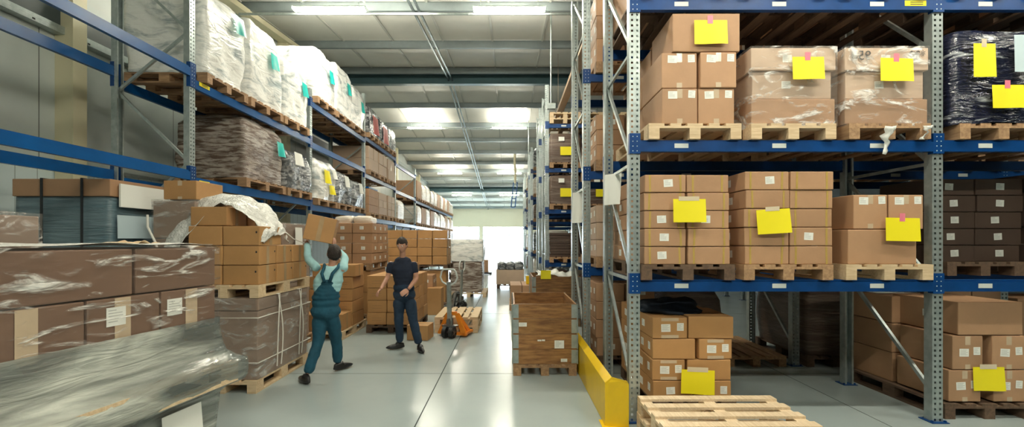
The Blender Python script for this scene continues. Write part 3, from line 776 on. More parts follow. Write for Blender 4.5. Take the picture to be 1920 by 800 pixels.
# dark cloth lump
bm = bmesh.new(); bmesh.ops.create_icosphere(bm, subdivisions=4, radius=1)
for v in bm.verts:
    p = v.co.copy(); n_ = noise.noise(p*1.7)*.35+noise.noise(p*4)*.15
    v.co = Vector((p.x*.34*(1+n_), p.y*.30*(1+n_*.6), max(-.02, p.z*.11*(1+n_*1.2))))
me = bpy.data.meshes.new('folded_cloth'); bm.to_mesh(me); bm.free(); me.materials.append(M['dark_cloth']); me.polygons.foreach_set('use_smooth', [True]*len(me.polygons))
tag(link('folded_cloth', me, None, (kx(1290)-.02, yh+.42, .985)), 'dark blue cloth bundled on top of the leaning cartons', 'cloth')
# shelf 3 pallets seen from below, underside shade put into dark wood, with loads
for i, xx in enumerate((1.62, 2.56, 3.50, 4.55, 5.5)):
    pos = ['next to the corner post', 'above the middle wrapped load', 'above the mirrored-digit load', 'above the black wrapped load', 'at the right edge'][i]
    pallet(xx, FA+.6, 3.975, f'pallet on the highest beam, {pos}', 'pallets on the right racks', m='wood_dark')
    carton(xx, FA+.6, 3.975+.145, .78, 1.16, .8, f'carton load on the highest beam, {pos}', 'loads on the highest beam', 'card')
# rack B loads
for bi, (xs, tx) in enumerate(((1.13, 'corner'), (3.98, 'second'), (6.83, 'third'))):
    for li, z in enumerate((0.001, 1.34, 2.65, 3.975)):
        lvn = ['floor', 'lower', 'upper', 'highest'][li]
        for j in range(3):
            if bi == 2 and j == 2: continue
            if bi == 0 and li == 0 and j == 2: continue
            pn = ['first', 'second', 'third'][j]
            x0 = xs+.03+j*.92
            nm = f'{pn} place, {tx} bay, rear rack {lvn} level'
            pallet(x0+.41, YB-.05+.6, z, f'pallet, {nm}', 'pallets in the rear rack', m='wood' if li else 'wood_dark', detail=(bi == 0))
            h = (.98, .80, .82, .95)[li] - .1*((j+bi+li) % 3)
            if (bi+li+j) % 3 == 1 and not (bi == 0 and j == 0):
                bale(x0+.41, YB-.05+.6, z+.146, .78, 1.14, h, f'dark wrapped load, {nm}', 'loads in the rear rack', 'bale_brown', amp=.02, seed=bi*9+li*3+j, N=40)
            else:
                nr = (4 if li == 0 else 3) if j == 0 else 2
                if bi: nr = 1
                stack(x0+.01, YB-.04, z+.146, [.40, .40], [.57, .57], [h/nr]*nr, nm, styl=lambda c, r, k, nr: ('Flab' if k == 0 and ((c+r) % 2 == 0 or bi > 0) else '')+(' Llab2' if c == 0 else ''), m='card' if li != 1 else 'card_pale', seed=li*7+j, group='loads in the rear rack', skip=() if (bi == 0 and j == 0) else [(c, r, 1) for c in range(2) for r in range(nr)])
# bare pallet at the rear rack's foot
pallet(3.34, 5.70-.05+.6, 0.001, 'bare dim pallet on the floor under the rear rack', 'pallets in the rear rack', m='wood')

# front loose pallets: two stacked, long side across
mat('wood_slat', (.84, .69, .50), .6, col2=(.66, .50, .32), nscale=7, stretch=(9, .8, 9), rnd=.05, bump=.1, bscale=18)
for i_, nm in enumerate(('lower of the two empty pale pallets in front of the rack', 'upper of the two empty pale pallets in front of the rack')):
    g = link('pallet', None, None, (1.775+.008*i_, 3.42, .001+i_*.1455), .006*i_); tag(g, nm, 'pallet', 'loose empty pallets in front')
    b = MB()
    for q in range(5): yy = -.41+q*.1825; b.box(-.61, yy, .122, .61, yy+.09, .144)
    link('top_deck', b.mesh('top_deck', 'wood_slat'), g)
    b = MB()
    for xc in (-.56, 0, .56): b.box(xc-.05, -.41, .100, xc+.05, .41, .1215)
    link('cross_board', b.mesh('cross_board', 'wood_slat'), g)
    b = MB()
    for yy in (-.41, -.05, .31): b.box(-.61, yy, 0, .61, yy+.10, .022)
    link('bottom_deck', b.mesh('bottom_deck', 'wood_slat'), g)
    for xc in (-.56, 0, .56):
        for yc in (-.36, 0, .36):
            b = MB(); b.box(xc-.05, yc-.05, .0222, xc+.05, yc+.05, .0998); link('block', b.mesh('block', 'wood_slat'), g)

# yellow rack end guard
g = link('end_guard', None, None, (0, 0, 0)); tag(g, 'long yellow steel guard along the end of the right racks', 'rack guard')
b = MB(); gx = .88
b.box(gx, 3.86, .006, gx+.008, 6.98, .40)
b.prism([(gx, 3.86, .40), (gx+.008, 3.86, .40), (gx+.068, 3.86, .445), (gx+.062, 3.86, .452)], (0, 3.12, 0))
link('side_plate', b.mesh('side_plate', 'yellow_paint'), g)
b = MB(); b.prism([(gx+.0, 3.85, .006), (gx+.205, 3.80, .006), (gx+.205, 3.80, .405), (gx+.19, 3.80, .43), (gx+.06, 3.85, .452), (gx+.0, 3.85, .40)], (.0, .008, 0))
b.box(gx+.197, 3.808, .006, gx+.205, 3.9, .405)
link('end_plate', b.mesh('end_plate', 'yellow_paint'), g)
b = MB(); b.box(gx-.03, 3.77, .001, gx+.215, 3.98, .006); b.box(gx-.03, 6.6, .001, gx+.1, 6.98, .006); link('base_plate', b.mesh('base_plate', 'yellow_paint'), g)
for x_, y_ in ((gx+.17, 3.785), (gx+.02, 3.785), (gx-.015, 6.8)):
    b = MB(); b.tube([(x_, y_, .006), (x_, y_, .018)], .010, 6); link('bolt', b.mesh('bolt', 'steel'), g)
# hanging papers on frames
sheet(1.145, 4.62, 2.27, .20, .34, 'white crumpled paper hanging on the brace of the nearest frame', m='paper', tape=None, name='hanging_paper', group='papers on the racks', curl=.03, rz=-.7)
sheet(1.03, 6.3, 2.20, .18, .46, 'white paper hanging on the brace of the second frame', m='paper', tape=None, name='hanging_paper', group='papers on the racks', curl=.03, rz=-.7)

# ------------------------------------------------------------------ block 2 and beyond
mats2 = {0: 'card', 1: 'bale_brown', 2: 'bale_brown', 3: 'bale_brown', 4: 'wood'}
for li, z in enumerate((.001,)+tuple(LV2)):
    lvn = ['floor', 'lowest beam', 'second beam', 'third beam', 'top beam'][li]
    for j in range(3):
        x0 = 1.05+j*.92; pn = ['aisle end', 'middle', 'far end'][j]
        nm = f'{lvn} past the cross aisle, {pn}'
        pallet(x0+.4, 10.85+.6, z, f'pallet, {nm}', 'pallets past the cross aisle', m='wood_light' if li == 4 else 'wood', detail=False)
        if li == 4:
            for q in range(1): pallet(x0+.4, 10.85+.6, z+.1445, f'second stacked pallet, {nm}', 'pallets past the cross aisle', m='wood_light', detail=False)
        elif li == 0:
            carton(x0+.4, 10.85+.6, z+.145, .78, 1.1, .6, f'brown carton load, {nm}', 'loads past the cross aisle', 'card', 'Flab')
        elif li == 1:
            stack(x0, 10.9, z+.145, [.8], [1.1], [.07]*9, nm, m='card_dark', look='flat dark', group='flat cartons past the cross aisle')
        else:
            bale(x0+.4, 10.85+.6, z+.145, .80, 1.16, (.74, .74)[li % 2], f'dark brown load with white film edge, {nm}', 'loads past the cross aisle', 'bale_brown', amp=.015, seed=li*3+j, N=40, top=.02, rad=.03)
            sheet(x0+.44, 10.838, z+.145+.29, .34, .22, f'yellow sheet on the dark brown load, {nm}', tape=None, group='yellow sheets past the cross aisle')
            link_l = sheet(x0+.3, 10.838, z+.145+.6, .15, .11, f'white label on the dark brown load, {nm}', m='paper', tape=None, name='white_label', group='white labels past the cross aisle')
for bi, (yf, blk) in enumerate(((12.75, 'second block'), (18.15, 'third block'), (19.95, 'third block rear'), (25.55, 'far block'), (27.35, 'far block rear'))):
    for li, z in enumerate((.001,)+tuple(LV2)):
        for j in range(2):
            lvn = ['floor', 'first beam', 'second beam', 'third beam', 'top beam'][li]
            pn = ['aisle end', 'inner place'][j]; x0 = 1.05+j*.92
            nm = f'{blk} of right racks, {lvn}, {pn}'
            pallet(x0+.4, yf+.6, z, f'pallet, {nm}', 'pallets in the farther right racks', m='wood', detail=False)
            bale(x0+.4, yf+.6, z+.145, .78, 1.14, .62+.1*((li+j+bi) % 3), f'wrapped load, {nm}', 'loads in the farther right racks', ['bale_brown', 'bale_pale', 'bale_grey'][(bi+li+j) % 3], amp=.02, seed=bi*7+li, N=32)
# pale tray high over the cross aisle
b = MB(); b.box(1.42, 7.2, 5.50, 1.60, 13.5, 5.53); b.box(1.42, 7.2, 5.53, 1.43, 13.5, 5.60); b.box(1.59, 7.2, 5.53, 1.60, 13.5, 5.60)
for y in (7.5, 10, 12.9): b.box(1.50, y, 5.60, 1.51, y+.01, roofz(y)); b.box(1.42, y-.02, 5.605, 1.60, y+.02, 5.615)
tag(link('cable_tray', b.mesh('cable_tray', 'card_pale')), 'pale cable tray hanging high over the right cross aisle', 'cable tray')
# rods and hanging frame
b = MB(); b.tube([(PX(1033,9.5), 9.5, 4.80), (PX(1033,9.5), 9.5, roofz(9.5)-.03)], .015, 8); b.box(PX(1033,9.5)-.08, 9.44, 4.68, PX(1033,9.5)+.1, 9.56, 4.80)
tag(link('drop_rod', b.mesh('drop_rod', 'galv')), 'thin vertical rod with small box, hanging before the right racks', 'hanging rod')
b = MB(); b.tube([(PX(991,19), 19, 4.9), (PX(991,19), 19, roofz(19)-.03)], .015, 8)
tag(link('drop_rod', b.mesh('drop_rod', 'galv')), 'thin farther vertical rod hanging near the far right racks', 'hanging rod')
g = link('hanging_rig', None, None, (.32, 23.5, 0)); tag(g, 'blue twin-bar frame hanging from a pale pole over the far aisle', 'hanging frame')
b = MB(); b.tube([(0, 0, 4.9), (.02, 0, 5.6), (-.02, 0, 6.0), (0, 0, roofz(23.5))], .07, 10); link('pole', b.mesh('pole', 'cream'), g)
b = MB(); b.bar((-.22, 0, 3.55), (-.08, 0, 4.95), .06, .06); b.bar((0, 0, 3.55), (.13, 0, 4.95), .06, .06)
for t in (.0, .35, .7, 1): b.bar((-.22+.14*t, 0, 3.55+1.4*t), (0+.13*t, 0, 3.55+1.4*t), .05, .05)
link('twin_bars', b.mesh('twin_bars', 'blue_bright'), g)

# ------------------------------------------------------------------ left rack loads
XFL = -4.24+.05
def lload(y0, y1, z, top, m, label, seed, amp=.03, dep=1.14, pal='wood', gap=.02, detail=True, topr=.05, bulge=.02, cutp=True):
    """load on the left rack; pallet length across (X), fronts face the aisle"""
    w_ = y1-y0-gap; n = label
    pallet(XFL-dep/2+.0, (y0+y1)/2, z, 'pallet under the '+label, 'pallets on the left rack', w=round(w_, 2), l=1.2, m=pal, rz=PI/2, detail=detail)
    return bale(XFL-dep/2, (y0+y1)/2, z+.145, dep-.04, w_-.02, top-z-.145, label, 'wrapped loads on the left rack', m, amp=amp, seed=seed, top=topr, bulge=bulge)
def paper_on(y, z, w_, h_, m, label, x=XFL+.03, name='taped_paper'):
    return sheet(x, y, z, w_, h_, label, m=m, tape=None, name=name, group='papers on left rack loads', rz=PI/2, curl=.04)
zb = L2[1]
lload(5.76, 6.68, zb, 5.22, 'bale_white', 'white wrapped load by the nearest left post', 21, amp=.05)
lload(6.74, 7.72, zb, 5.32, 'bale_white', 'white wrapped load, middle of the nearest top shelf', 22, amp=.05)
lload(7.76, 8.74, zb, 5.15, 'bale_white', 'white wrapped load before the second left post', 23, amp=.05)
for y, z, s in ((6.45, 5.0, 'nearest'), (7.4, 4.85, 'middle'), (8.5, 4.75, 'third')):
    paper_on(y, z, .20, .28, 'teal_paper', f'turquoise paper on the {s} white wrapped load')
zb = 4.70
for i, (a, c, t, mm) in enumerate(((9.08, 10.08, 5.95, 'bale_white'), (10.14, 11.14, 6.05, 'bale_white'), (11.2, 12.15, 5.9, 'bale_white'))):
    nmx = ['bulky', 'boxy', 'narrow'][i]
    lload(a, c, zb, t, mm, f'{nmx} white wrapped load on the raised second shelf', 31+i, amp=.05)
    paper_on(c-.3, t-.45, .20, .3, 'teal_paper', f'turquoise paper on the {nmx} white wrapped load')
zb = 4.78
for i, (a, c, t, mm) in enumerate(((12.45, 13.4, 5.75, 'bale_grey'), (13.5, 14.45, 5.7, 'bale_grey'), (14.5, 15.45, 5.7, 'bale_grey'))):
    nmx = ['first', 'second', 'third'][i]
    lload(a, c, zb, t, mm, f'{nmx} grey load with red print, high third bay', 41+i, detail=False)
    if i < 2: paper_on(c-.4, t-.5, .5, .55, 'red_ink', f'red printed panel on the {nmx} grey high load', name='printed_panel')
zb = L1[1]
lload(6.62, 7.80, zb, 3.72, 'bale_paper', 'big uneven paper bale wrapped in film behind the nearest post', 51, amp=.06, topr=.12)
lload(7.86, 8.84, zb, 3.42, 'bale_grey', 'grey wrapped load right of the paper bale', 52, amp=.06)
paper_on(7.6, 3.35, .2, .26, 'teal_paper', 'turquoise paper on the big paper bale'); paper_on(8.25, 3.3, .3, .25, 'paper', 'white paper on the grey load right of the paper bale')
zb = L1[2]
lload(9.1, 10.15, zb, 3.52, 'bale_white', 'pale bulging load with two yellow sheets', 53, amp=.07, topr=.1)
lload(10.2, 11.15, zb, 3.42, 'bale_grey', 'crumpled grey load with white sheet, middle bay', 54, amp=.06, topr=.1)
lload(11.2, 12.15, zb, 3.35, 'bale_grey', 'crumpled grey load before the third left post', 55, amp=.06, topr=.1)
paper_on(9.55, 3.15, .28, .30, 'yellow_sheet', 'upper yellow sheet on the pale bulging load'); paper_on(9.8, 2.88, .28, .22, 'yellow_sheet', 'lower yellow sheet on the pale bulging load')
paper_on(10.7, 3.2, .25, .28, 'paper', 'white sheet on the crumpled grey middle load'); paper_on(9.95, 3.25, .2, .2, 'paper', 'small white sheet on the pale bulging load')
paper_on(11.7, 3.15, .25, .28, 'paper', 'white sheet on the grey load before the third post')
# bay 12.28-15.6: pale boxed loads on two levels
def lboxes(y0, y1, z, nrow, h, desc, m='card_pale', nd=1, detail=False, seed=0, look='pale'):
    pallet(XFL-.57, (y0+y1)/2, z, 'pallet, '+desc, 'pallets on the left rack', w=round(y1-y0-.03, 2), l=1.2, m='wood', rz=PI/2, detail=detail)
    rr = random.Random(seed)
    for r in range(nrow):
        carton(XFL-.57+rr.uniform(-.01,.01), (y0+y1)/2, z+.146+r*h, 1.12, y1-y0-.05, h, f'{look} carton, {rowname(r, nrow)} row, {desc}', 'carton loads on the left rack', m, 'Rfull' if rr.random() < .4 else '', rnd=rr)
for i, (a, c) in enumerate(((12.5, 13.45), (13.5, 14.4), (14.5, 15.4))):
    nmx = ['near', 'central', 'far'][i]
    lboxes(a, c, L2[3], 2, .36, f'{nmx} place in the third bay, upper level', seed=i, m='card_pale')
    lboxes(a, c, L1[3], 3, .24, f'{nmx} place in the third bay, lower level', seed=i+5, m=['card', 'card_pale', 'card_pale'][i])
bwide = link('blue_lid', bmesh_box(1.1, .85, .05, 'blue_bright'), None, (XFL-.57, 12.97, L1[3]+.146+.722)); tag(bwide, 'blue flat lid on the lower carton load in the third bay', 'lid')
# bays further on
for bi in range(4, 9):
    y0 = ysL[bi]; bn = {4: 'fourth', 5: 'fifth', 6: 'sixth', 7: 'seventh', 8: 'last'}[bi]
    step = (ysL[bi+1]-y0-.15)/3
    for li, z in enumerate((L1[bi], L2[bi])):
        for j in range(3):
            if bi == 4 and (li == 1 or j > 0): continue
            a = y0+.1+j*step
            ln = ['lower', 'upper'][li]; pn = ['first', 'second', 'third'][j]
            if (bi+j+li) % 3 == 0:
                lboxes(a, a+step-.05, z, 1, .78, f'{pn} place, {bn} left bay, {ln} level', m='card', seed=bi+j, look='large')
            else:
                lload(a, a+step-.05, z, z+.85+.1*((j+bi) % 2), 'bale_pale', f'pale wrapped load, {pn} place, {bn} left bay, {ln} level', 60+bi*5+j, amp=.02, detail=False)
# white panel leaning behind bay 3 level 2
b = MB(); b.box(-5.9, 16.2, L2[4]-.4, -5.85, 19.0, 4.9)
tag(link('white_partition', b.mesh('white_partition', 'paper')), 'big white panel behind the empty fourth left bay', 'panel')

# ------------------------------------------------------------------ left floor stacks
# near wrapped double stack (turned a little)
NR = -math.radians(9.6)
def nsp(s, q, z=0):   # s along face away from far corner toward the viewer, q inward (left)
    u = Vector((.1668, .986)); n_ = Vector((-.986, .1668))
    p = Vector((-2.1, 3.0)) - u*s + n_*q; return (p.x, p.y, z)
NW = 1.0
def ns_carton(s0, s1, z, h, label, style, q0=0, q1=.5, m='card_ns'):
    c = nsp((s0+s1)/2, (q0+q1)/2)
    return carton(c[0], c[1], z, q1-q0, s1-s0, h, label, 'cartons in the near wrapped double stack', m, style, rz=NR)
mat('card_ns', (.20, .118, .080), .5, var=.18, nscale=2.5, rnd=.08)
zt1, zr1, zr2, zr3, zp = 1.665, 1.395, 1.115, .845, .70
for k, (a, c) in enumerate(((0, .555), (.56, 1.24))):
    nmk = ['far', 'viewer-side'][k]
    ns_carton(a, c, zr1, zt1-zr1, f'top-row {nmk} carton facing the aisle, near wrapped stack', '')
    ns_carton(a, c, zr1, zt1-zr1, f'top-row {nmk} carton on the wall side, near wrapped stack', '', .5, 1.0)
for k, (a, c) in enumerate(((0, .40), (.40, .80), (.80, 1.24))):
    nmk = ['far', 'middle', 'viewer-side'][k]
    o = ns_carton(a, c, zr2, zr1-zr2-.002, f'second-row {nmk} carton with wide tape, near wrapped stack', '')
    on_face(o, .494, c-a-.006, .27, 'R', .52 if k == 0 else .45, .5, plain_box(.085, .001, .268, 'tape_pale'), 'tape')
    if k < 2: on_face(o, .494, c-a-.006, .27, 'R', (.22, .36)[k], .62, label_mesh(.10, .105), 'label', off=.002)
    ns_carton(a, c, zr2, zr1-zr2-.002, f'second-row {nmk} carton on the wall side, near wrapped stack', '', .5, 1.0)
    ns_carton(a, c, zr3+.001, zr2-zr3-.003, f'third-row {nmk} carton behind cloudy film, near wrapped stack', '')
ns_carton(0, 1.24, zr3+.001, zr2-zr3-.003, 'third-row long carton on the wall side, near wrapped stack', '', .5, 1.0)
cc = nsp(.60, .5)
pallet(cc[0]+.02, cc[1], zp, 'film-covered pallet jutting out between the two near wrapped loads', 'pallets in the near wrapped double stack', w=1.22, l=1.3, m='wood_light', rz=NR)
for z_ in (.1, ):
    for k, (a, c) in enumerate(((0.04, .60), (.605, 1.20))):
        nmk = ['far', 'viewer-side'][k]
        ns_carton(a, c, .146, .275, f'{nmk} lowest carton under the jutting pallet', '', .06, .95)
        ns_carton(a, c, .423, .274, f'{nmk} carton right under the jutting pallet', '', .06, .95)
pallet(cc[0], cc[1], 0.001, 'floor pallet under the near wrapped double stack', 'pallets in the near wrapped double stack', w=1.0, l=1.2, m='wood', rz=NR)
film(cc[0], cc[1], zr2-.05, 1.0, 1.245, zt1-zr2+.058, 'clear shiny film around the brown upper rows of the near stack', m='film_ns', rz=NR, amp=.014, seed=2, off=.010)
rg = [(.05, .0), (.2, .004), (.35, .0), (.5, .006), (.62, .01), (.66, .05), (.69, .125), (.72, .135), (.78, .14), (.845, .135), (.87, .09), (.92, .045), (.98, .025), (1.05, .018), (1.12, .016), (1.16, .014)]
me = loft(1.0, 1.245, rg, N=110, amp=.02, seed=9, m='film_heavy', cap=False, rad=.03, vfreq=5, hfreq=2.5)
tag(link('stretch_film', me, None, (cc[0], cc[1], 0), NR), 'cloudy grey film skirt over the jutting pallet of the near stack', 'stretch film')
p = nsp(.30, -.045, .50); sheet(p[0], p[1], .47, .27, .30, 'torn white paper on the lower near wrapped load', m='paper', tape=None, rz=PI/2+NR, name='torn_paper', group='papers on the near stack', curl=.02)
p = nsp(.66, -.045, .50); sheet(p[0], p[1], .50, .18, .12, 'orange label low on the near wrapped load', m='orange_paint', tape=None, rz=PI/2+NR, name='orange_label', group='papers on the near stack')
# loose white film and flap on top of it
def rag(x, y, z, w, d, h, seed, m, label, rz=0, name='film_sheet', cat='plastic sheet'):
    mb = MB(); n = 18
    for j in range(n+1):
        for i in range(n+1):
            u, v = i/n-.5, j/n-.5; q = Vector((u*4+seed, v*4, seed))
            mb.v.append((u*w*(1+.15*noise.noise(q*2)), v*d*(1+.15*noise.noise(q+Vector((5,0,0)))), max(.004, h*(.35+noise.noise(q*1.3))*(1-4*v*v*.6))))
    for j in range(n):
        for i in range(n): a = j*(n+1)+i; mb.f.append((a, a+1, a+n+2, a+n+1)); mb.m.append(0)
    o = link(name, mb.mesh(name, m, True), None, (x, y, z), rz); s = o.modifiers.new('t', 'SOLIDIFY'); s.thickness = .0015
    return tag(o, label, cat)
p = nsp(.62, .5); rag(p[0], p[1], zt1+.012, .98, 1.2, .022, 3, 'film_drape', 'crumpled white film lying on top of the near stack', NR)
p = nsp(.05, .55); rag(p[0]-.1, p[1], zt1+.014, .32, .25, .035, 8, 'wood_light', 'pale cardboard flap on top of the near stack', NR, 'cardboard_flap', 'cardboard')

# S0 small corner stack at the left frame edge
for r in range(3):
    carton(-3.95, 2.76, r*.633+.001, .8, .82, .628, f'dark carton block, {rowname(r,3)} of three at the left picture edge', 'dark cartons at the left picture edge', 'card_grey', 'Rwide')
film(-3.95, 2.76, .02, .8, .82, 1.89, 'film around the dark cartons at the left picture edge', m='film_clear', seed=6)
# S1 blue-grey covered tall load with brown lid
bale(PX(116,4.6), 4.6+.4, .15, 1.04, .80, 2.04, 'tall load under blue-grey foil beneath a brown carton lid', None, 'bale_blue', amp=.012, seed=14, top=0, bulge=.0, rad=.02, sag=0)
pallet(PX(116,4.6), 5.0, 0.001, 'floor pallet under the tall blue-grey foil load', 'pallets behind the near stack', w=.8, l=1.0, m='wood_dark', rz=PI/2)
o = link('strapped_cover', bmesh_box(1.07, .84, .19, 'card'), None, (PX(118,4.6), 5.0, 2.192)); tag(o, 'long brown lid strapped over the tall blue-grey load', 'box lid')
for dx in (-.20, .24): 
    b = MB(); b.box(dx-.012, -.437, -1.4, dx+.012, -.428, .197); b.box(dx-.012, -.437, .190, dx+.012, .43, .197); link('strap', b.mesh('strap', 'black'), o)
b = MB(); b.prism([(0, 0, 0), (0, .72, -.0), (0, .72, .26), (0, 0, .26)], (.02, 0, 0))
o = link('white_board', b.mesh('white_board', 'paper'), None, (-4.385+.005+.035, 4.66, 2.08)); tag(o, 'white board leaning on the side of the tall blue-grey load', 'board')
sheet(-4.385+.03, 4.9, 1.86, .5, .26, 'pale blue film patch on the side of the tall blue-grey load', m='ice_paper', tape=None, rz=PI/2, name='film_patch', group='papers behind the near stack')
# S3 wrapped brown stack + top carton
for r in range(5):
    carton(-3.865, 4.82+.5, .001+r*.434, .49, 1.0, .430, f'dim wrapped carton, {rowname(r,5)} of five beneath the lone orange carton', 'cartons beneath the lone orange carton', 'card_grey', '')
film(-3.865, 5.32, 1.0, .49, 1.0, 1.178, 'hazy film over the column beneath the lone orange carton', m='film_mid', seed=8)
carton(-3.82, 4.83+.25, 2.183, .39, .46, .225, 'lone orange-brown carton on top of the wrapped column', None, 'card_orange', 'Fmid')
# S2 strapped load + pallet + orange cartons
SX0, SX1, SY0 = -3.62, -2.82, 4.68
pallet((SX0+SX1)/2, SY0+.58, .001, 'pale floor pallet under the white-strapped brown load', 'pallets by the strapped load', m='wood_light')
g = link('strapped_load', None, None, ((SX0+SX1)/2, SY0+.58, .146)); tag(g, 'brown film-wrapped block tied with white straps below orange cartons', 'wrapped load')
link('block_body', bmesh_box(.80, 1.14, .77, 'card_grey', .01), g)
link('lid', bmesh_box(.815, 1.155, .135, 'card_grey', .006), g, (0, 0, .775))
me = loft(.825, 1.165, rings_of(.905, 12), N=64, amp=.008, seed=5, m='film_mid', rad=.02); link('wrap', me, g, (0, 0, .006))
def loop_z(z, off=.012):
    a, b_ = .8/2+.02+off, 1.15/2+.02+off; return [(-a, -b_, z), (a, -b_, z), (a, b_, z), (-a, b_, z)]
for z_, t_ in ((.70, .02), (.20, -.02)):
    b = MB(); b.tube(loop_z(z_), .006, 6, closed=True); link('strap', b.mesh('strap', 'cord'), g)
for yy, sg in ((-.22, 1), (-.19, -1), (.28, 1), (.33, -1)):
    pts = []
    for i in range(16):
        t = i/15; pts.append((.435+.018*math.sin(t*PI)+.006, yy+sg*.05*math.sin(t*PI)+sg*.06*t*t, .92-.86*t))
    pts = [(.30, yy, .922)]+pts
    b = MB(); b.tube(pts, .0065, 6); link('loose_cord', b.mesh('loose_cord', 'cord'), g)
pallet((SX0+SX1)/2+.015, SY0+.60, 1.062, 'pale pallet sandwiched between strapped load and orange cartons', 'pallets by the strapped load', m='wood_light')
zc0 = 1.208
def st_s2(c, r, k, nr): return ('Fdot' if c == 1 and k == 0 else '')+(' Rfull' if c == 1 else '')+(' Rdot' if c == 1 else '')
stack(SX0, SY0+.03, zc0, [.39, .42], [.36, .37, .38], [.222, .222], 'above the white-strapped load', m='card_orange', styl=st_s2, look='orange', side='R', group='orange cartons above the strapped load')
for c, (xa, xb) in enumerate(((SX0, SX0+.385), (SX0+.39, SX1+.01))):
    carton((xa+xb)/2, SY0+.03+.23, zc0+.445, xb-xa, .46, .222, f"third-row orange carton, {['wall side','aisle side'][c]}, above the white-strapped load", 'orange cartons above the strapped load', 'card_orange', 'Fdot Rfull' if c else '')
for c, yy in enumerate((SY0+.05, SY0+.43)):
    carton(SX0+.22, yy+.18, zc0+.668, .42, .36, .218, f"topmost orange carton half under white film, {['nearer','farther'][c]} one", 'orange cartons above the strapped load', 'card_orange', 'Rfull Rmid')
# drape of white film
def drape(label):
    mb = MB(); nu, nv = 60, 34
    prof = [(-4.02, 1.72), (-3.93, 1.86), (-3.80, 2.05), (-3.64, 2.19), (-3.42, 2.25), (-3.16, 2.22), (-2.98, 2.09), (-2.88, 1.96), (-2.80, 1.86), (-2.785, 1.78)]
    def pf(t):
        f = t*(len(prof)-1); i = min(len(prof)-2, int(f)); f -= i
        return (prof[i][0]*(1-f)+prof[i+1][0]*f, prof[i][1]*(1-f)+prof[i+1][1]*f)
    for j in range(nv+1):
        v = j/nv
        for i in range(nu+1):
            u = i/nu; x, z = pf(u); q = Vector((u*7, v*5, 2.2))
            n_ = noise.noise(q)*.045+noise.noise(q*2.6)*.028+noise.noise(q*6)*.010
            k = max(0, 1-max(0, abs(u-.16)-.08)/.26); fr = .66+.10*(1-k); edge = .5+.5*noise.noise(Vector((u*9, 1, 1)))
            y = 4.0+fr + v*.62*(1-.2*edge)
            z -= (.60*k+.05+.10*edge*(1-k))*max(0, 1-v*2.4)**1.3
            if v > .8: z -= (v-.8)*.5
            mb.v.append((x+n_*.5, y+n_*.5, z+n_*.8))
    for j in range(nv):
        for i in range(nu): a = j*(nu+1)+i; mb.f.append((a, a+1, a+nu+2, a+nu+1)); mb.m.append(0)
    o = link('film_sheet', mb.mesh('film_sheet', 'film_drape', True)); o.modifiers.new('t', 'SOLIDIFY').thickness = .0015
    tag(o, label, 'plastic sheet')
drape('crumpled white film draped over the topmost orange cartons')
# cords
b = MB(); b.tube([(-4.14, 4.79, 2.0), (-4.12, 4.77, 1.86), (-4.03, 4.77, 1.68), (-3.98, 4.77, 1.5)], .012, 8); tag(link('white_strap', b.mesh('white_strap', 'cord')), 'white strap hanging down the film column behind the near stack', 'strap')
b = MB(); b.tube([(-3.15, SY0+.42, zc0+.92), (-3.0, SY0+.44, zc0+.80), (-2.86, SY0+.48, zc0+.69), (-2.80, SY0+.75, zc0+.52), (-2.79, SY0+1.05, zc0+.455)], .007, 8); tag(link('white_strap', b.mesh('white_strap', 'cord')), 'white strap trailing from the topmost orange cartons', 'strap')
# S4 wrapped small load beyond
pallet(-3.75, 6.65, .001, 'floor pallet below the clear-wrapped cartons beyond the orange ones', 'pallets along the left aisle side', m='wood', detail=False)
for r in range(4):
    carton(-3.74, 6.62, .146+r*.456, .76, .84, .452, f'dark wrapped carton, {rowname(r,4)} of four beyond the orange cartons', 'dark wrapped cartons beyond the orange ones', 'card_grey', '')
film(-3.74, 6.62, 1.0, .76, .84, .975, 'clear film with white sheet beyond the orange cartons', m='film_mid', seed=3)
sheet(-3.33, 6.62, 1.74, .22, .34, 'white sheet under film beyond the orange cartons', m='paper', tape=None, rz=PI/2, name='taped_paper', group='papers along the left aisle side')
# S5 behind the walking person
pallet(-3.25, 7.75, .001, 'floor pallet behind the walking person', 'pallets along the left aisle side', m='wood_light')
SP = lambda c, r, k, nr: 'Fprint' if k == 0 else ''
stack(-3.62, 7.2, .146, [.38, .38], [.42], [.29], 'low front row behind the walking person', m='card_orange', styl=lambda c, r, k, nr: 'Rfull', look='wide orange', side='R')
stack(-3.66, 7.64, .146, [.40, .40], [.62], [.225]*4, 'tall stack behind the walking person', m='card_orange', styl=SP, look='orange', side='R')
stack(-3.60, 7.62, .146+.901, [.40, .40], [.45], [.22], 'shifted top row behind the walking person', m='card_orange', styl=lambda c, r, k, nr: 'Rfull', look='orange', side='R')
# S6 white-labelled stack
pallet(-3.35, 9.45, .001, 'floor pallet below the white-labelled stack', 'pallets along the left aisle side', m='wood', detail=False)
stack(-3.75, 8.9, .146, [.80], [1.1], [.46]*2, 'under the white-labelled stack', look='orange', m='card_orange', side='R')
pallet(-3.33, 9.45, 1.072, 'raised pallet carrying the white-labelled cartons', 'pallets along the left aisle side', m='wood')
stack(-3.74, 8.88, 1.218, [.40, .44], [.38, .38, .38], [.215]*4, 'in the raised white-labelled stack', look='labelled', styl=lambda c, r, k, nr: 'Flab' + (' Rlab' if c == 1 else ''), m='card', side='R', skip=())
for j, xx in enumerate((-3.6, -3.2)):
    bale(xx, 9.3, 2.08, .34, .5, .16, f"small film-wrapped bundle, {['wall side','aisle side'][j]}, on the white-labelled stack", 'bundles on the white-labelled stack', 'bale_pale', amp=.02, seed=j, N=32)
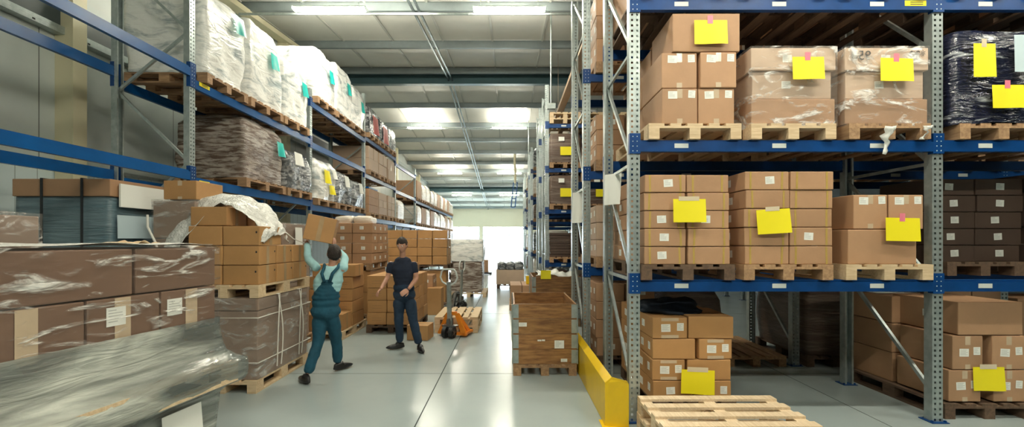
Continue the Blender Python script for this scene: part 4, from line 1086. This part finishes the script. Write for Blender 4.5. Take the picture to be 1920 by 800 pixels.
# S7 behind the standing person
pallet(-2.19, 7.72+.6, .001, 'dark floor pallet behind the standing person', 'pallets along the left aisle side', w=.9, m='wood_dark')
stack(-2.64, 7.74, .146, [.37, .53], [.40, .40, .38], [.228]*4, 'stack behind the standing person', look='orange', m='card_orange', styl=lambda c, r, k, nr: 'Fprint', side='R')
carton(-1.98, 8.15, .146+.914, .36, .36, .22, 'single orange carton on the stack behind the standing person', None, 'card_orange', 'Ffull')
carton(-1.55, 7.30, .001, .38, .34, .26, 'low orange carton on the floor by the standing person', None, 'card_orange', 'T', rz=-.12)
# S8 raised 4x4 stack
pallet(-2.2, 11.0, .001, 'floor pallet under the raised sixteen-carton wall', 'pallets along the left aisle side', w=1.4, m='wood_dark', detail=False)
stack(-2.9, 10.55, .146, [.65, .65], [.55], [.40, .40], 'under the sixteen-carton wall', look='brown', m='card_orange', side='R')
pallet(-2.31, 11.1, .95, 'dark raised pallet under the sixteen-carton wall', 'pallets along the left aisle side', w=1.5, m='wood_dark')
stack(-3.06, 10.5, 1.096, [.375]*4, [.38, .38], [.218]*4, 'sixteen-carton wall by the standing person', look='orange', m='card_orange', side='R', styl=lambda c, r, k, nr: 'Rfull' if c == 3 else '')
carton(-1.72, 9.75, .001, .34, .4, .62, 'tall narrow carton on the floor left of the hand truck handles', None, 'card_orange', '')
stack(-2.05, 9.75, .001, [.28], [.5], [.3, .3, .3], 'slim column beside the tall narrow carton', look='labelled', m='card', side='R', styl=lambda c, r, k, nr: 'Flab Rlab2')
# S9 wrapped grey over brown
pallet(-1.22, 13.1, .001, 'floor pallet under the grey-and-brown wrapped column', 'pallets along the left aisle side', w=1.05, m='wood_light')
bale(-1.29, 13.1, .146, .92, 1.1, .92, 'brown film-wrapped lower half of the column by the gate', None, 'bale_paper', amp=.015, seed=71, top=0, rad=.03)
bale(-1.29, 13.1, 1.075, .98, 1.14, .66, 'silver-grey wrapped upper half of the column by the gate', None, 'bale_white', amp=.02, seed=72, top=.01, rad=.03)
# far aisle items
carton(-1.22, 21.4, .09, .30, .5, .62, 'small lone carton far down the aisle by the gate', None, 'card', '')
b = MB(); b.box(-.3, -.4, .02, .3, .4, .085)
for x_ in (-.25, .25):
    for y_ in (-.35, .35): b.box(x_-.03, y_-.03, 0, x_+.03, y_+.03, .02)
tag(link('dolly', b.mesh('dolly', 'black'), None, (-1.2, 21.4, 0.001)), 'black low dolly under the lone far carton', 'dolly')
# big carton with wrapped bundles
pallet(.05, 15.4, .001, 'pallet under the wide pale carton in the far aisle', 'pallets in the far aisle', w=1.0, m='wood_dark', detail=False)
carton(.03, 15.4, .146, 1.0, 1.2, .52, 'wide pale carton in the far aisle topped with bundles', None, 'card_pale', '')
for j in range(3):
    bale(-.28+j*.31, 15.3, .668, .28, 1.0, .26, f"dark film bundle on the wide pale carton, {['left','middle','right'][j]} one", 'dark bundles in the far aisle', 'bale_grey', amp=.03, seed=80+j, N=32)
pallet(.42, 14.5, .001, 'small tilted pallet propped before the wide pale carton', 'pallets in the far aisle', w=.5, l=.2, m='wood_dark', detail=False)
pallet(.30, 10.75, .001, 'pallet under the two pale cartons right of the aisle', 'pallets in the far aisle', w=.6, m='wood', detail=True)
stack(.02, 10.2, .146, [.29, .30], [.55, .5], [.47], 'low pale pair right of the aisle', look='pale', m='card', side='L')
o = link('yellow_bin', bmesh_box(.16, .16, .2, 'yellow_paint'), None, (.50, 10.5, .617)); tag(o, 'small yellow box standing on the pale cartons right of the aisle', 'box')

# ------------------------------------------------------------------ wooden collar crates
def crate(x0, y0, w, d, z0, n, ch, label, plabel, broken=False):
    pallet(x0+w/2, y0+d/2, z0, plabel, 'pallets under the wooden crates', w=w, l=d, m='wood')
    g = link('collar_crate', None, None, (x0+w/2, y0+d/2, z0+.146)); tag(g, label, 'crate', 'wooden collar crates')
    for i in range(n):
        z = i*ch+.002
        b = MB(); t = .02
        b.box(-w/2, -d/2, z, w/2, -d/2+t, z+ch-.004); b.box(-w/2, d/2-t, z, w/2, d/2, z+ch-.004)
        b.box(-w/2, -d/2+t, z, -w/2+t, d/2-t, z+ch-.004); b.box(w/2-t, -d/2+t, z, w/2, d/2-t, z+ch-.004)
        c = link('collar', b.mesh('collar', 'wood_collar'), g)
        for sx_ in (-1, 1):
            for sy_ in (-1, 1):
                hb = MB(); xa = sx_*(w/2+.003); ya = sy_*(d/2+.003)
                hb.box(min(xa, xa-sx_*.07), min(ya, ya-sy_*.002), z+.01, max(xa, xa-sx_*.07), max(ya, ya-sy_*.002), z+ch-.01)
                hb.box(min(xa, xa-sx_*.002), min(ya, ya-sy_*.07), z+.01, max(xa, xa-sx_*.002), max(ya, ya-sy_*.07), z+ch-.01)
                hb.tube([(xa+sx_*.006, ya+sy_*.006, z+.005), (xa+sx_*.006, ya+sy_*.006, z+ch-.005)], .007, 6)
                link('hinge', hb.mesh('hinge', 'galv'), c)
    return g
g = crate(.05, 5.28, .80, 1.18, .001, 4, .19, 'nearest open wooden crate of four collars beside the yellow guard', 'brown pallet under the nearest open wooden crate')
o = link('label', label_mesh(.12, .10), g, (.20-.02, -.592, .25)); o = link('label', label_mesh(.10, .05), g, (-.28, -.592, .50)); o = link('label', label_mesh(.08, .04), g, (.24, -.592, .05))
o = link('tape', plain_box(.05, .001, .02, 'paper'), g, (-.07, -.592, .30)); o = link('tape', plain_box(.04, .001, .02, 'paper'), g, (-.02, -.592, .302))
g = crate(.46, 8.3, .95, 1.1, .001, 4, .21, 'second wooden crate filled with white bags, behind the nearest crate', 'pallet under the second wooden crate')
rag(.98, 8.75, .98, .8, .8, .14, 5, 'plastic_sheet', 'white bags bulging from the second wooden crate', name='white_bags', cat='bags')
sheet(.72, 8.26, 1.03, .2, .17, 'yellow sheet sticking up on the second wooden crate', tape=None)
# small blue cable reel bits
# ------------------------------------------------------------------ pallet trucks
for i, nm in enumerate(('lower pale pallet on the hand truck forks', 'upper pale pallet on the hand truck forks')):
    pallet(-.98, 8.32, .001+i*.1455, nm, 'pale pallets at the hand truck', w=.8, l=1.2, m='wood_light')
def pallet_jack(x, y, label, paint, forks=True, rz=0):
    g = link('pallet_jack', None, None, (x, y, 0), rz); tag(g, label, 'pallet truck', 'pallet trucks')
    if forks:
        b = MB()
        for s in (-1, 1): b.box(s*.19-.075, .12, .045, s*.19+.075, .38, .085)
        link('fork', b.mesh('fork', paint), g)
    b = MB()   # frame: sloping wedge sides and cross body
    for s in (-1, 1):
        b.prism([(s*.05, .05, .42), (s*.11, .05, .42), (s*.27, .05, .08), (s*.24, .05, .04), (s*.19, .05, .05)], (0, .06, 0))
        b.bar((s*.08, .12, .40), (s*.22, .30, .07), .05, .05)
    b.box(-.28, .05, .035, .28, .13, .075); b.box(-.07, .06, .38, .07, .12, .44)
    link('frame', b.mesh('frame', paint), g)
    b = MB(); b.tube([(0, 0, .12), (0, 0, .34)], .055, 16); b.tube([(0, .0, .34), (0, 0, .40)], .035, 12); b.box(-.14, -.06, .19, .14, .06, .22); b.box(-.03, -.09, .24, .03, -.03, .33)
    link('pump', b.mesh('pump', 'steel'), g)
    for s in (-1, 1):
        b = MB(); b.tube([(s*.03, -.05, .10), (s*.10, -.05, .10)], .10, 28); wl = link('wheel', b.mesh('wheel', 'rubber', False), g)
        b = MB(); b.tube([(s*.025, -.05, .10), (s*.107, -.05, .10)], .024, 12)
        for k in range(5):
            a = k*2*PI/5; b.bar((s*.103, -.05+.02*math.cos(a), .10+.02*math.sin(a)), (s*.103, -.05+.075*math.cos(a), .10+.075*math.sin(a)), .014, .01)
        link('hub', b.mesh('hub', 'steel'), wl)
    b = MB(); b.bar((0, -.03, .30), (0, -.05, .98), .075, .035, up=(0,1,0)); link('tiller', b.mesh('tiller', 'galv'), g)
    pts = [(-.025, -.05, .92), (-.13, -.055, .98), (-.165, -.055, 1.06), (-.14, -.06, 1.16), (-.10, -.06, 1.20), (.10, -.06, 1.20), (.14, -.06, 1.16), (.165, -.055, 1.06), (.13, -.055, .98), (.025, -.05, .92)]
    b = MB(); b.tube(pts, .016, 10, closed=True); link('handle', b.mesh('handle', 'plate', True), g)
    b = MB(); b.bar((.03, -.075, 1.02), (.03, -.075, 1.16), .02, .02); link('lever', b.mesh('lever', 'black'), g)
    return g
pallet_jack(-1.04, 7.38, 'orange pallet truck with loop handle before the pale pallets', 'orange_paint', rz=-.35)
pallet_jack(-1.22, 10.35, 'second pallet truck seen edge-on behind the orange one', 'steel', rz=1.25)

# ------------------------------------------------------------------ people
def skin_piece(joints, edges, root=0, sub=2):
    """joints: [(co, rx, ry)]"""
    me = bpy.data.meshes.new('tmp'); me.from_pydata([j[0] for j in joints], edges, []); o = bpy.data.objects.new('tmp', me); C.objects.link(o)
    o.modifiers.new('s', 'SKIN').use_smooth_shade = True
    for i, j in enumerate(joints):
        sv = me.skin_vertices[0].data[i]; sv.radius = (j[1], j[2] if len(j) > 2 else j[1]); sv.use_root = (i == root)
    o.modifiers.new('u', 'SUBSURF').levels = sub; o.modifiers['u'].render_levels = sub
    dg = bpy.context.evaluated_depsgraph_get(); out = bpy.data.meshes.new_from_object(o.evaluated_get(dg)); bpy.data.objects.remove(o)
    return out
def chain(pts):  # list of (co,r[,r2]) -> single chain
    return skin_piece(pts, [(i, i+1) for i in range(len(pts)-1)])
def fuse(meshes, voxel, m, wrinkle=0, seed=0, smooth=2):
    bm = bmesh.new()
    for me in meshes: bm.from_mesh(me)
    me = bpy.data.meshes.new('tmp'); bm.to_mesh(me); bm.free(); o = bpy.data.objects.new('tmp', me); C.objects.link(o)
    r = o.modifiers.new('r', 'REMESH'); r.mode = 'VOXEL'; r.voxel_size = voxel; r.use_smooth_shade = True
    s = o.modifiers.new('s', 'SMOOTH'); s.factor = .5; s.iterations = smooth
    dg = bpy.context.evaluated_depsgraph_get(); out = bpy.data.meshes.new_from_object(o.evaluated_get(dg)); bpy.data.objects.remove(o)
    if wrinkle:
        ns = [v.normal.copy() for v in out.vertices]
        for v, n_ in zip(out.vertices, ns):
            p = v.co; q = Vector((p.x*7+seed, p.y*7, p.z*11)); v.co = p + n_*wrinkle*(noise.noise(q)+.6*noise.noise(q*2.3))
    out.materials.clear(); out.materials.append(M[m]); out.polygons.foreach_set('use_smooth', [True]*len(out.polygons)); return out
def head_mesh(loc, rot, s=1.0):
    bm = bmesh.new(); bmesh.ops.create_icosphere(bm, subdivisions=5, radius=1)
    def g(p, c, w_): return math.exp(-((p.x-c[0])**2+(p.y-c[1])**2+(p.z-c[2])**2)/(w_*w_))
    for v in bm.verts:
        p = v.co.copy(); q = Vector((p.x*.075, p.y*.096, p.z*.115))      # face looks to -y
        if p.z < 0: q.x *= 1+.22*p.z; q.y *= 1+(.10*p.z if p.y < 0 else .28*p.z)
        q.y += -.030*g(p, (0, -1, -.12), .17) - .016*g(p, (0, -1, .12), .16)      # nose, bridge
        for sx_ in (-1, 1): q.y += .014*g(p, (sx_*.38, -.9, .12), .22)           # eye sockets
        q.y += -.010*g(p, (0, -.95, .33), .45)*1.0 - .010*g(p, (0, -.85, -.45), .16) + .007*g(p, (0, -.86, -.40), .06) - .014*g(p, (0, -.6, -.85), .3)
        v.co = q
    me = bpy.data.meshes.new('h'); bm.to_mesh(me); bm.free()
    ms = [me]
    for sx_ in (-1, 1):
        bm = bmesh.new(); bmesh.ops.create_icosphere(bm, subdivisions=3, radius=1)
        for v in bm.verts: v.co = Vector((sx_*.078+v.co.x*.010, .008+v.co.y*.019+v.co.z*.004, v.co.z*.032))
        e = bpy.data.meshes.new('e'); bm.to_mesh(e); bm.free(); ms.append(e)
    T = Matrix.Translation(loc) @ rot.to_matrix().to_4x4() @ Matrix.Scale(s, 4)
    for q in ms: q.transform(T)
    return ms, T
def hair_mesh(T, longb=.0):
    bm = bmesh.new(); bmesh.ops.create_icosphere(bm, subdivisions=5, radius=1)
    for v in bm.verts:
        p = v.co.copy(); n_ = noise.noise(p*9)*.004
        q = Vector((p.x*(.083+n_), p.y*(.104+n_), p.z*(.122+n_)))
        lim = .32 if p.y < -.35 else (-.02 if p.y < .25 else -.45-longb)
        if p.z < lim: q *= .86
        v.co = q
    me = bpy.data.meshes.new('hair'); bm.to_mesh(me); bm.free(); me.transform(T @ Matrix.Translation((0, .004, .006)))
    me.materials.append(M['hair']); me.polygons.foreach_set('use_smooth', [True]*len(me.polygons)); return me
from mathutils import Euler
def hand(wrist, direction, palm_n, side, curl=.35, s=1.0):
    """meshes of palm + 5 fingers. direction: where the fingers point; palm_n: palm facing; side: +1/-1 thumb side"""
    w = Vector(wrist); d = Vector(direction).normalized(); n = Vector(palm_n); n = (n-d*n.dot(d)).normalized(); t = d.cross(n).normalized()*side
    ms = []
    pts = [(w-d*.02, .024*s, .020*s), (w+d*.03*s, .034*s, .017*s), (w+d*.065*s, .038*s, .015*s), (w+d*.088*s, .036*s, .013*s)]
    # flat palm: four short metacarpal chains, fused later
    for k, off in enumerate((-.030, -.010, .010, .029)):
        ln = (.062, .072, .076, .068)[k]*s
        base = w+d*.085*s - t*off*s*-1
        c = [(tuple(w+t*off*.5*s), .015*s), (tuple(w+t*off*.95*s+d*.045*s), .0145*s), (tuple(w+t*off*s+d*.085*s), .0125*s)]
        p = w+t*off*s+d*.085*s; a = 0
        for j, f in enumerate((.45, .32, .23)):
            a += curl*(1.0 if j == 0 else 1.15); p = p + (d*math.cos(a)+n*math.sin(a))*ln*f; c.append((tuple(p), (.0098, .0090, .0080)[j]*s))
        ms.append(chain(c))
    th = w+d*.02*s+t*.024*s
    c = [(tuple(w+t*.012*s), .015*s), (tuple(th), .0145*s), (tuple(th+(t*.75+d*.55+n*.35)*.035*s), .0115*s), (tuple(th+(t*.75+d*.6+n*.35)*.035*s+(t*.25+d*.8+n*.5)*.030*s), .0098*s), (tuple(th+(t*.75+d*.6+n*.35)*.035*s+(t*.1+d*.8+n*.6)*.052*s), .008*s)]
    ms.append(chain(c)); return ms
def shoe(ankle, dirv, m='leather'):
    a = Vector(ankle); d = Vector(dirv); d.z = 0; d.normalize(); s = Vector((-d.y, d.x, 0)); bm = bmesh.new(); bmesh.ops.create_icosphere(bm, subdivisions=4, radius=1)
    for v in bm.verts:
        p = v.co.copy(); L_ = .145; x = p.x*L_+.075; wd = .048*(1-.18*abs(p.x+.2)); hh = .055*(1-.35*max(0, p.x)) if p.z > 0 else .03
        z = max(-.0, p.z*hh+.03)
        if p.x < -.1 and p.z > .3: z += .03
        v.co = a+d*x+s*(p.y*wd)+Vector((0, 0, z-a.z+.004))
    me = bpy.data.meshes.new('shoe'); bm.to_mesh(me); bm.free(); me.materials.append(M[m]); me.polygons.foreach_set('use_smooth', [True]*len(me.polygons)); return me
def person(J, label, look, head_rot, facing, top, bottom, short=False, overall=False):
    """J: dict of world joints"""
    V = {k: Vector(v) for k, v in J.items()}
    g = link('person', None); tag(g, label, 'person')
    f = Vector(facing).normalized(); sd = Vector((0,0,1)).cross(f).normalized()   # sd = to the person's left
    hm, T = head_mesh(V['head'], head_rot)
    body = list(hm)
    body.append(chain([(tuple(V['neck']-Vector((0,0,.06))), .052), (tuple(V['neck']), .050), (tuple(V['head']-Vector((0,0,.03))+f*-.015), .050)]))
    tors = [(V['pelvis'], .150, .105), (V['waist'], .138, .098), (V['chest'], .165, .115), (V['neck']-Vector((0,0,.07)), .12, .085)]
    def ell(c, rx, ry, rz_):
        bm = bmesh.new(); bmesh.ops.create_icosphere(bm, subdivisions=3, radius=1)
        R = Matrix((( -sd.x, f.x, 0), (-sd.y, f.y, 0), (0, 0, 1)))
        for v in bm.verts: v.co = c + R @ Vector((v.co.x*rx, v.co.y*ry, v.co.z*rz_))
        e = bpy.data.meshes.new('e'); bm.to_mesh(e); bm.free(); return e
    def torso(k):
        out = []
        P_ = [V['pelvis'], V['waist'], V['chest'], V['neck']-Vector((0,0,.07))]
        R_ = [(.165, .115), (.145, .105), (.178, .118), (.13, .085)]
        for i in range(13):
            t = i/12*3; a = min(2, int(t)); q = t-a
            c = P_[a].lerp(P_[a+1], q); rx = (R_[a][0]*(1-q)+R_[a+1][0]*q)*k; ry = (R_[a][1]*(1-q)+R_[a+1][1]*q)*k
            out.append(ell(c, rx, ry, .085))
        return out
    body += torso(.88)
    def arm(s, k=1.0, upto=3, grow=0.0):
        a = [(V['sh'+s], .052+grow), (V['sh'+s].lerp(V['el'+s], .5), .046+grow), (V['el'+s], .038+grow), (V['el'+s].lerp(V['wr'+s], .35), .038+grow), (V['wr'+s].lerp(V['el'+s], .04), .025+grow)][:upto+2 if upto == 3 else upto]
        return chain([(tuple(c), r*k) for c, r in a])
    def leg(s, grow=0.0, k=1.0, end=0.0):
        hp = V['hip'+s]; kn = V['kn'+s]; an = V['an'+s]
        a = [(hp+Vector((0,0,.03)), .088+grow), (hp.lerp(kn, .4), .078+grow), (kn, .056+grow), (kn.lerp(an, .32), .055+grow), (kn.lerp(an, .97-end), .036+grow*1.7)]
        return chain([(tuple(c), r*k) for c, r in a])
    for s in 'LR':
        body.append(arm(s)); body.append(leg(s, 0, .86))
        body += hand(V['wr'+s], V['hd'+s], V['pn'+s], 1 if s == 'L' else -1, .38)
    bo = link('body', fuse(body, .0065, 'skin', smooth=2), g)
    # clothes
    up = torso(1.02)+[ell(V['pelvis']+Vector((0,0,-.02)), .172, .122, .09)]
    if overall: up = torso(1.0)[6:]
    for s in 'LR':
        if short: up.append(chain([(tuple(V['sh'+s]), .066), (tuple(V['sh'+s].lerp(V['el'+s], .4)), .060), (tuple(V['sh'+s].lerp(V['el'+s], .78)), .060)]))
        else: up.append(chain([(tuple(V['sh'+s]), .066), (tuple(V['sh'+s].lerp(V['el'+s], .5)), .058), (tuple(V['el'+s]), .052), (tuple(V['el'+s].lerp(V['wr'+s], .85)), .040)]))
    link('shirt', fuse(up, .010, top, .006, 3), g)
    lo = [leg('L', .016), leg('R', .016), ell(V['pelvis'], .178, .128, .12), ell(V['waist'].lerp(V['pelvis'], .4), .165, .122, .10)]
    if overall:
        P_ = [V['waist'], V['chest']]
        for i in range(5):
            c = P_[0].lerp(P_[1], i/4*.9); lo.append(ell(c, .166-.012*i, .127+.002*i, .075))
    link('trousers' if not overall else 'overalls', fuse(lo, .010, bottom, .007, 8), g)
    if overall:
        for s in (-1, 1):
            b = MB(); c = V['neck']-Vector((0,0,.09))
            pts = [V['chest']+f*.135+sd*s*.07+Vector((0,0,.02)), V['chest']+f*.135+sd*s*.08+Vector((0,0,.10)), c+sd*s*.085+f*.06+Vector((0,0,.085)), c+sd*s*.085+Vector((0,0,.105)), c+sd*s*.08-f*.08+Vector((0,0,.07)), V['chest']-f*.135+sd*s*.06+Vector((0,0,.10)), V['chest']-f*.14+sd*s*.03]
            b.tube([tuple(p) for p in pts], .019, 8); link('shoulder_strap', b.mesh('shoulder_strap', bottom, True), g)
    for s in 'LR': link('shoe', shoe(V['an'+s], V['ft'+s]), g)
    link('hair', hair_mesh(T), g)
    for sx_ in (-1, 1):
        bm = bmesh.new(); bmesh.ops.create_icosphere(bm, subdivisions=2, radius=.0115)
        e = bpy.data.meshes.new('eye'); bm.to_mesh(e); bm.free(); e.transform(T @ Matrix.Translation((sx_*.030, -.078, .013))); e.materials.append(M['white_eye']); ey = link('eye', e, g)
        bm = bmesh.new(); bmesh.ops.create_icosphere(bm, subdivisions=2, radius=.006)
        e = bpy.data.meshes.new('pupil'); bm.to_mesh(e); bm.free(); e.transform(T @ Matrix.Translation((sx_*.030, -.0855, .013))); e.materials.append(M['black']); link('pupil', e, ey)
    return g
def pp(px, py, Y): return (PX(px, Y), Y, PZ(py, Y))
# standing person in navy, Y ~ 6.5, facing the viewer, looking down
Y2 = 6.5
J2 = dict(head=pp(754, 459, 6.42), neck=pp(755, 482, 6.50), chest=pp(755, 505, 6.50), waist=pp(757, 530, 6.50), pelvis=pp(758, 552, 6.50),
          shL=(PX(774,Y2), 6.50, PZ(489,Y2)), shR=(PX(735,Y2), 6.50, PZ(489,Y2)),
          elL=(PX(782,Y2), 6.48, PZ(521,Y2)), elR=(PX(727,Y2), 6.48, PZ(521,Y2)),
          wrL=(PX(771,Y2), 6.28, PZ(540,Y2)), wrR=(PX(722,Y2), 6.26, PZ(540,Y2)),
          hdL=(-.4, -.8, -.3), hdR=(-.2, -.9, -.3), pnL=(-.7, .2, -.6), pnR=(.7, -.1, -.6),
          hipL=(PX(768,Y2), 6.50, PZ(560,Y2)), hipR=(PX(748,Y2), 6.50, PZ(560,Y2)),
          knL=(PX(777,Y2), 6.44, PZ(603,Y2)), knR=(PX(749,Y2), 6.46, PZ(603,Y2)),
          anL=(PX(786,6.45), 6.46, .09), anR=(PX(751,6.62), 6.60, .09), ftL=(.45, -.8, 0), ftR=(-.93, -.35, 0))
person(J2, 'person in navy shirt and dark jeans standing, head bowed, by the hand truck', None, Euler((.35, 0, -.15)), (-.1, -1, 0), 'navy', 'jeans', short=True)
# walking person in teal overalls, Y ~5.25, seen from behind, box lifted high
Y1 = 5.25
J1 = dict(head=pp(627, 476, 5.27), neck=pp(622, 498, 5.26), chest=pp(616, 526, 5.25), waist=pp(611, 556, 5.24), pelvis=pp(611, 583, 5.24),
          shL=(PX(593,Y1), 5.30, PZ(505,Y1)), shR=(PX(643,Y1), 5.24, PZ(507,Y1)),
          elL=(PX(574,5.38), 5.42, PZ(484,5.42)), elR=(PX(646,5.48), 5.50, PZ(483,5.50)),
          wrL=(PX(574,5.58), 5.60, PZ(450,5.6)), wrR=(PX(626,5.62), 5.62, PZ(462,5.62)),
          hdL=(.1, .35, 1), hdR=(.0, .3, 1), pnL=(1, 0, .1), pnR=(-1, .1, .2),
          hipL=(PX(601,Y1), 5.24, PZ(590,Y1)), hipR=(PX(622,Y1), 5.24, PZ(590,Y1)),
          knL=(PX(597,5.2), 5.20, PZ(642,5.2)), knR=(PX(630,5.4), 5.42, PZ(640,5.4)),
          anL=(PX(577,5.0), 4.98, .10), anR=(PX(634,5.5), 5.50, .09), ftL=(-.75, .66, 0), ftR=(.55, .8, 0))
person(J1, 'person in teal overalls and pale blue shirt walking while lifting a carton', None, Euler((-.1, 0, PI+.35)), (-.3, 1, 0), 'shirt_cyan', 'teal_cloth', overall=True)
cb_ = carton(PX(598,5.66), 5.66, PZ(452,5.66), .37, .34, .34, 'orange-brown carton held at head height by the walking person', None, 'card_orange', 'Ffull')
cb_.rotation_euler = (0, math.radians(12), .3)
